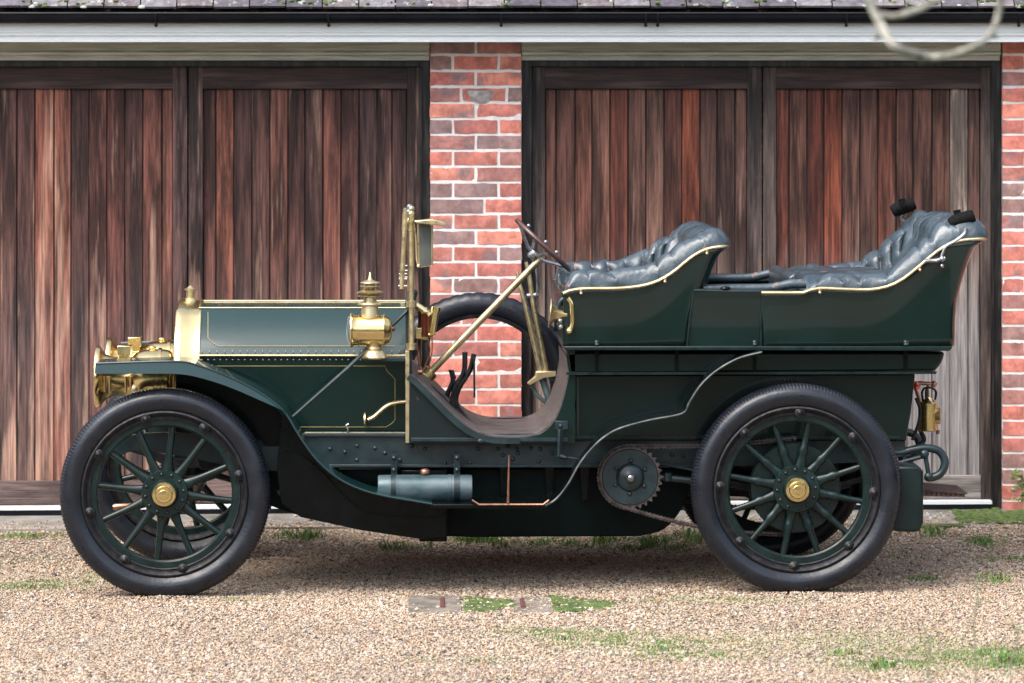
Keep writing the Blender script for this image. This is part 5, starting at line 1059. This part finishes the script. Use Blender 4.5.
# engine and gearbox masses seen between the wheels and under the bonnet
m = MB(); m.prism(XZ([(205,395),(400,380),(400,470),(230,472),(215,440)], .5), .45, .95); m.prism(XZ([(185,430),(235,430),(240,470),(200,470)], .5), .5, .9); m.build('engine', IRON, car, bevel=.01)
m = MB(); m.lathe([(0, .07), (.02, .10), (.12, .10), (.14, .07)], W(780, 480, CY), (1, 0, 0), 20); m.tube([W(640,478,CY), W(780,485,CY)], .06, 16); m.build('gearbox', IRON, car)
m = MB(); m.tube([W(284,470,.2), W(290,480,.16), W(288,488,.16), W(278,493,.16)], .012, 8); m.prism(XZ([(262,446),(288,446),(296,462),(292,470),(262,470)], .2), .17, .21); m.build('spring_hanger', CHASS, car)

# ---------------------------------------------------------------- hanging twig close to the camera, and weeds in front
Yt = -9.0
tw = MB(); tube_pts = cr([(856,-30),(868,-2),(884,32),(896,47),(915,54),(932,57),(955,54),(975,46),(990,34),(999,12),(1006,-30)], 8)
rr_ = [S(4.4, Yt) * (1 + .35*mnoise.noise(Vector((i*.23, 0, 0))) + .15*mnoise.noise(Vector((i*.9, 3, 0)))) * (1.15 - .5*i/len(tube_pts)) for i in range(len(tube_pts))]
tw.tube([W(a, b_, Yt + .05*math.sin(i*.2)) for i, (a, b_) in enumerate(tube_pts)], rr_, 10)
tp2 = cr([(880,14),(893,16.5),(910,12),(928,5),(944,-6),(960,-30)], 6); tw.tube([W(a, b_, Yt + .04) for a, b_ in tp2], S(3.4, Yt), 8)
for (a, b_), (c_, d_) in (((884,32),(873,40)), ((915,54),(921,64)), ((975,46),(984,52)), ((990,34),(997,38))): tw.tube([W(a, b_, Yt+.03), W((a+c_)/2+1, (b_+d_)/2, Yt+.04), W(c_, d_, Yt+.06)], [.008, .006, .003], 6)
TWM = mat('pale_dry_twig', (.17, .155, .12), (.40, .385, .32), rough=.85, scale=45, bump=.4)
tag(tw.build('hanging_twig', TWM), 'pale looping twig hanging into the top right corner close to the viewer', 'twig')
def weed(pxs, Yw, label, seed):
    random.seed(seed); root = W(pxs[0][0], pxs[0][1], Yw); o = empty('weed', root); tag(o, label, 'weed', 'tall weeds at the front edge of the drive')
    m = MB(); m.tube([W(a, b_, Yw) for a, b_ in cr(pxs, 5)], .0028, 6); m.build('stem', mat('dry_stem_%d' % seed, (.22,.20,.13), (.3,.27,.18), rough=.8), o)
    m = MB(); pl = cr(pxs, 8)
    for a, b_ in pl[::2]:
        for sd in (-1, 1):
            L_ = random.uniform(.012, .03); q = W(a, b_, Yw); dr = Vector((sd*random.uniform(.5, 1), random.uniform(-.8, .8), random.uniform(.1, .8))).normalized(); w = Vector((0, 0, 1)).cross(dr).normalized() * L_ * .22; m.cur = random.choice(gcol)
            p = Vector(q); m.add([p, p + dr*L_*.5 + w, p + dr*L_, p + dr*L_*.5 - w], [(0, 1, 2, 3)])
    m.build('leaves', LEAF, o, smooth=0)
weed([(975,700),(976,660),(974,625),(978,588)], -5.0, 'taller thin weed with small leaves at the lower right edge', 3)
weed([(932,700),(928,670),(930,650),(924,628)], -5.2, 'shorter dry weed stalk left of the taller one at lower right', 4)
weed([(1015,700),(1010,668),(1018,640),(1012,622)], -5.1, 'leafy weed in the bottom right corner', 5)
# evergreen hedges out of view behind and beside the camera, added to darken paintwork reflections
HC = mat('hedge_core', (.01,.016,.008), rough=.9); random.seed(5)
def hedge(x0, x1, y0, y1, h, n, label):
    hd = empty('hedge', ((x0+x1)/2, (y0+y1)/2, 0)); tag(hd, label, 'hedge')
    m = MB(); m.box(x0+.3, x1-.3, y0+.3, y1-.3, -.2, h-.3); m.build('inner_mass', HC, hd)
    m = MB()
    for k in range(n):
        p = [random.uniform(x0, x1), random.uniform(y0, y1), random.uniform(0, h)]; s_ = random.randint(0, 4); e = random.uniform(-.25, .25)
        if s_ == 0: p[0] = x0 + e
        elif s_ == 1: p[0] = x1 + e
        elif s_ == 2: p[1] = y0 + e
        elif s_ == 3: p[1] = y1 + e
        else: p[2] = h + e - .15
        r = random.uniform(.10, .22); a = Vector((random.gauss(0,1), random.gauss(0,1), random.gauss(0,1))).normalized(); b2 = a.cross(Vector((.3,.5,.8))).normalized(); p = Vector(p); m.cur = random.choice(gcol[:3])
        m.add([p - a*r, p + b2*r*.5, p + a*r, p - b2*r*.5], [(0, 1, 2, 3)])
    m.build('foliage', LEAF, hd, smooth=0)
hedge(-34, 34, -33.5, -31, 5.6, 12000, 'tall dark evergreen hedge out of view, added for the dark band in the paintwork')
hedge(8.5, 10.5, -28, 1.5, 3.2, 8000, 'clipped evergreen hedge out of view on the right, added to darken reflections')
hedge(-10.5, -8.5, -28, 1.5, 3.2, 8000, 'clipped evergreen hedge out of view on the left, added to darken reflections')
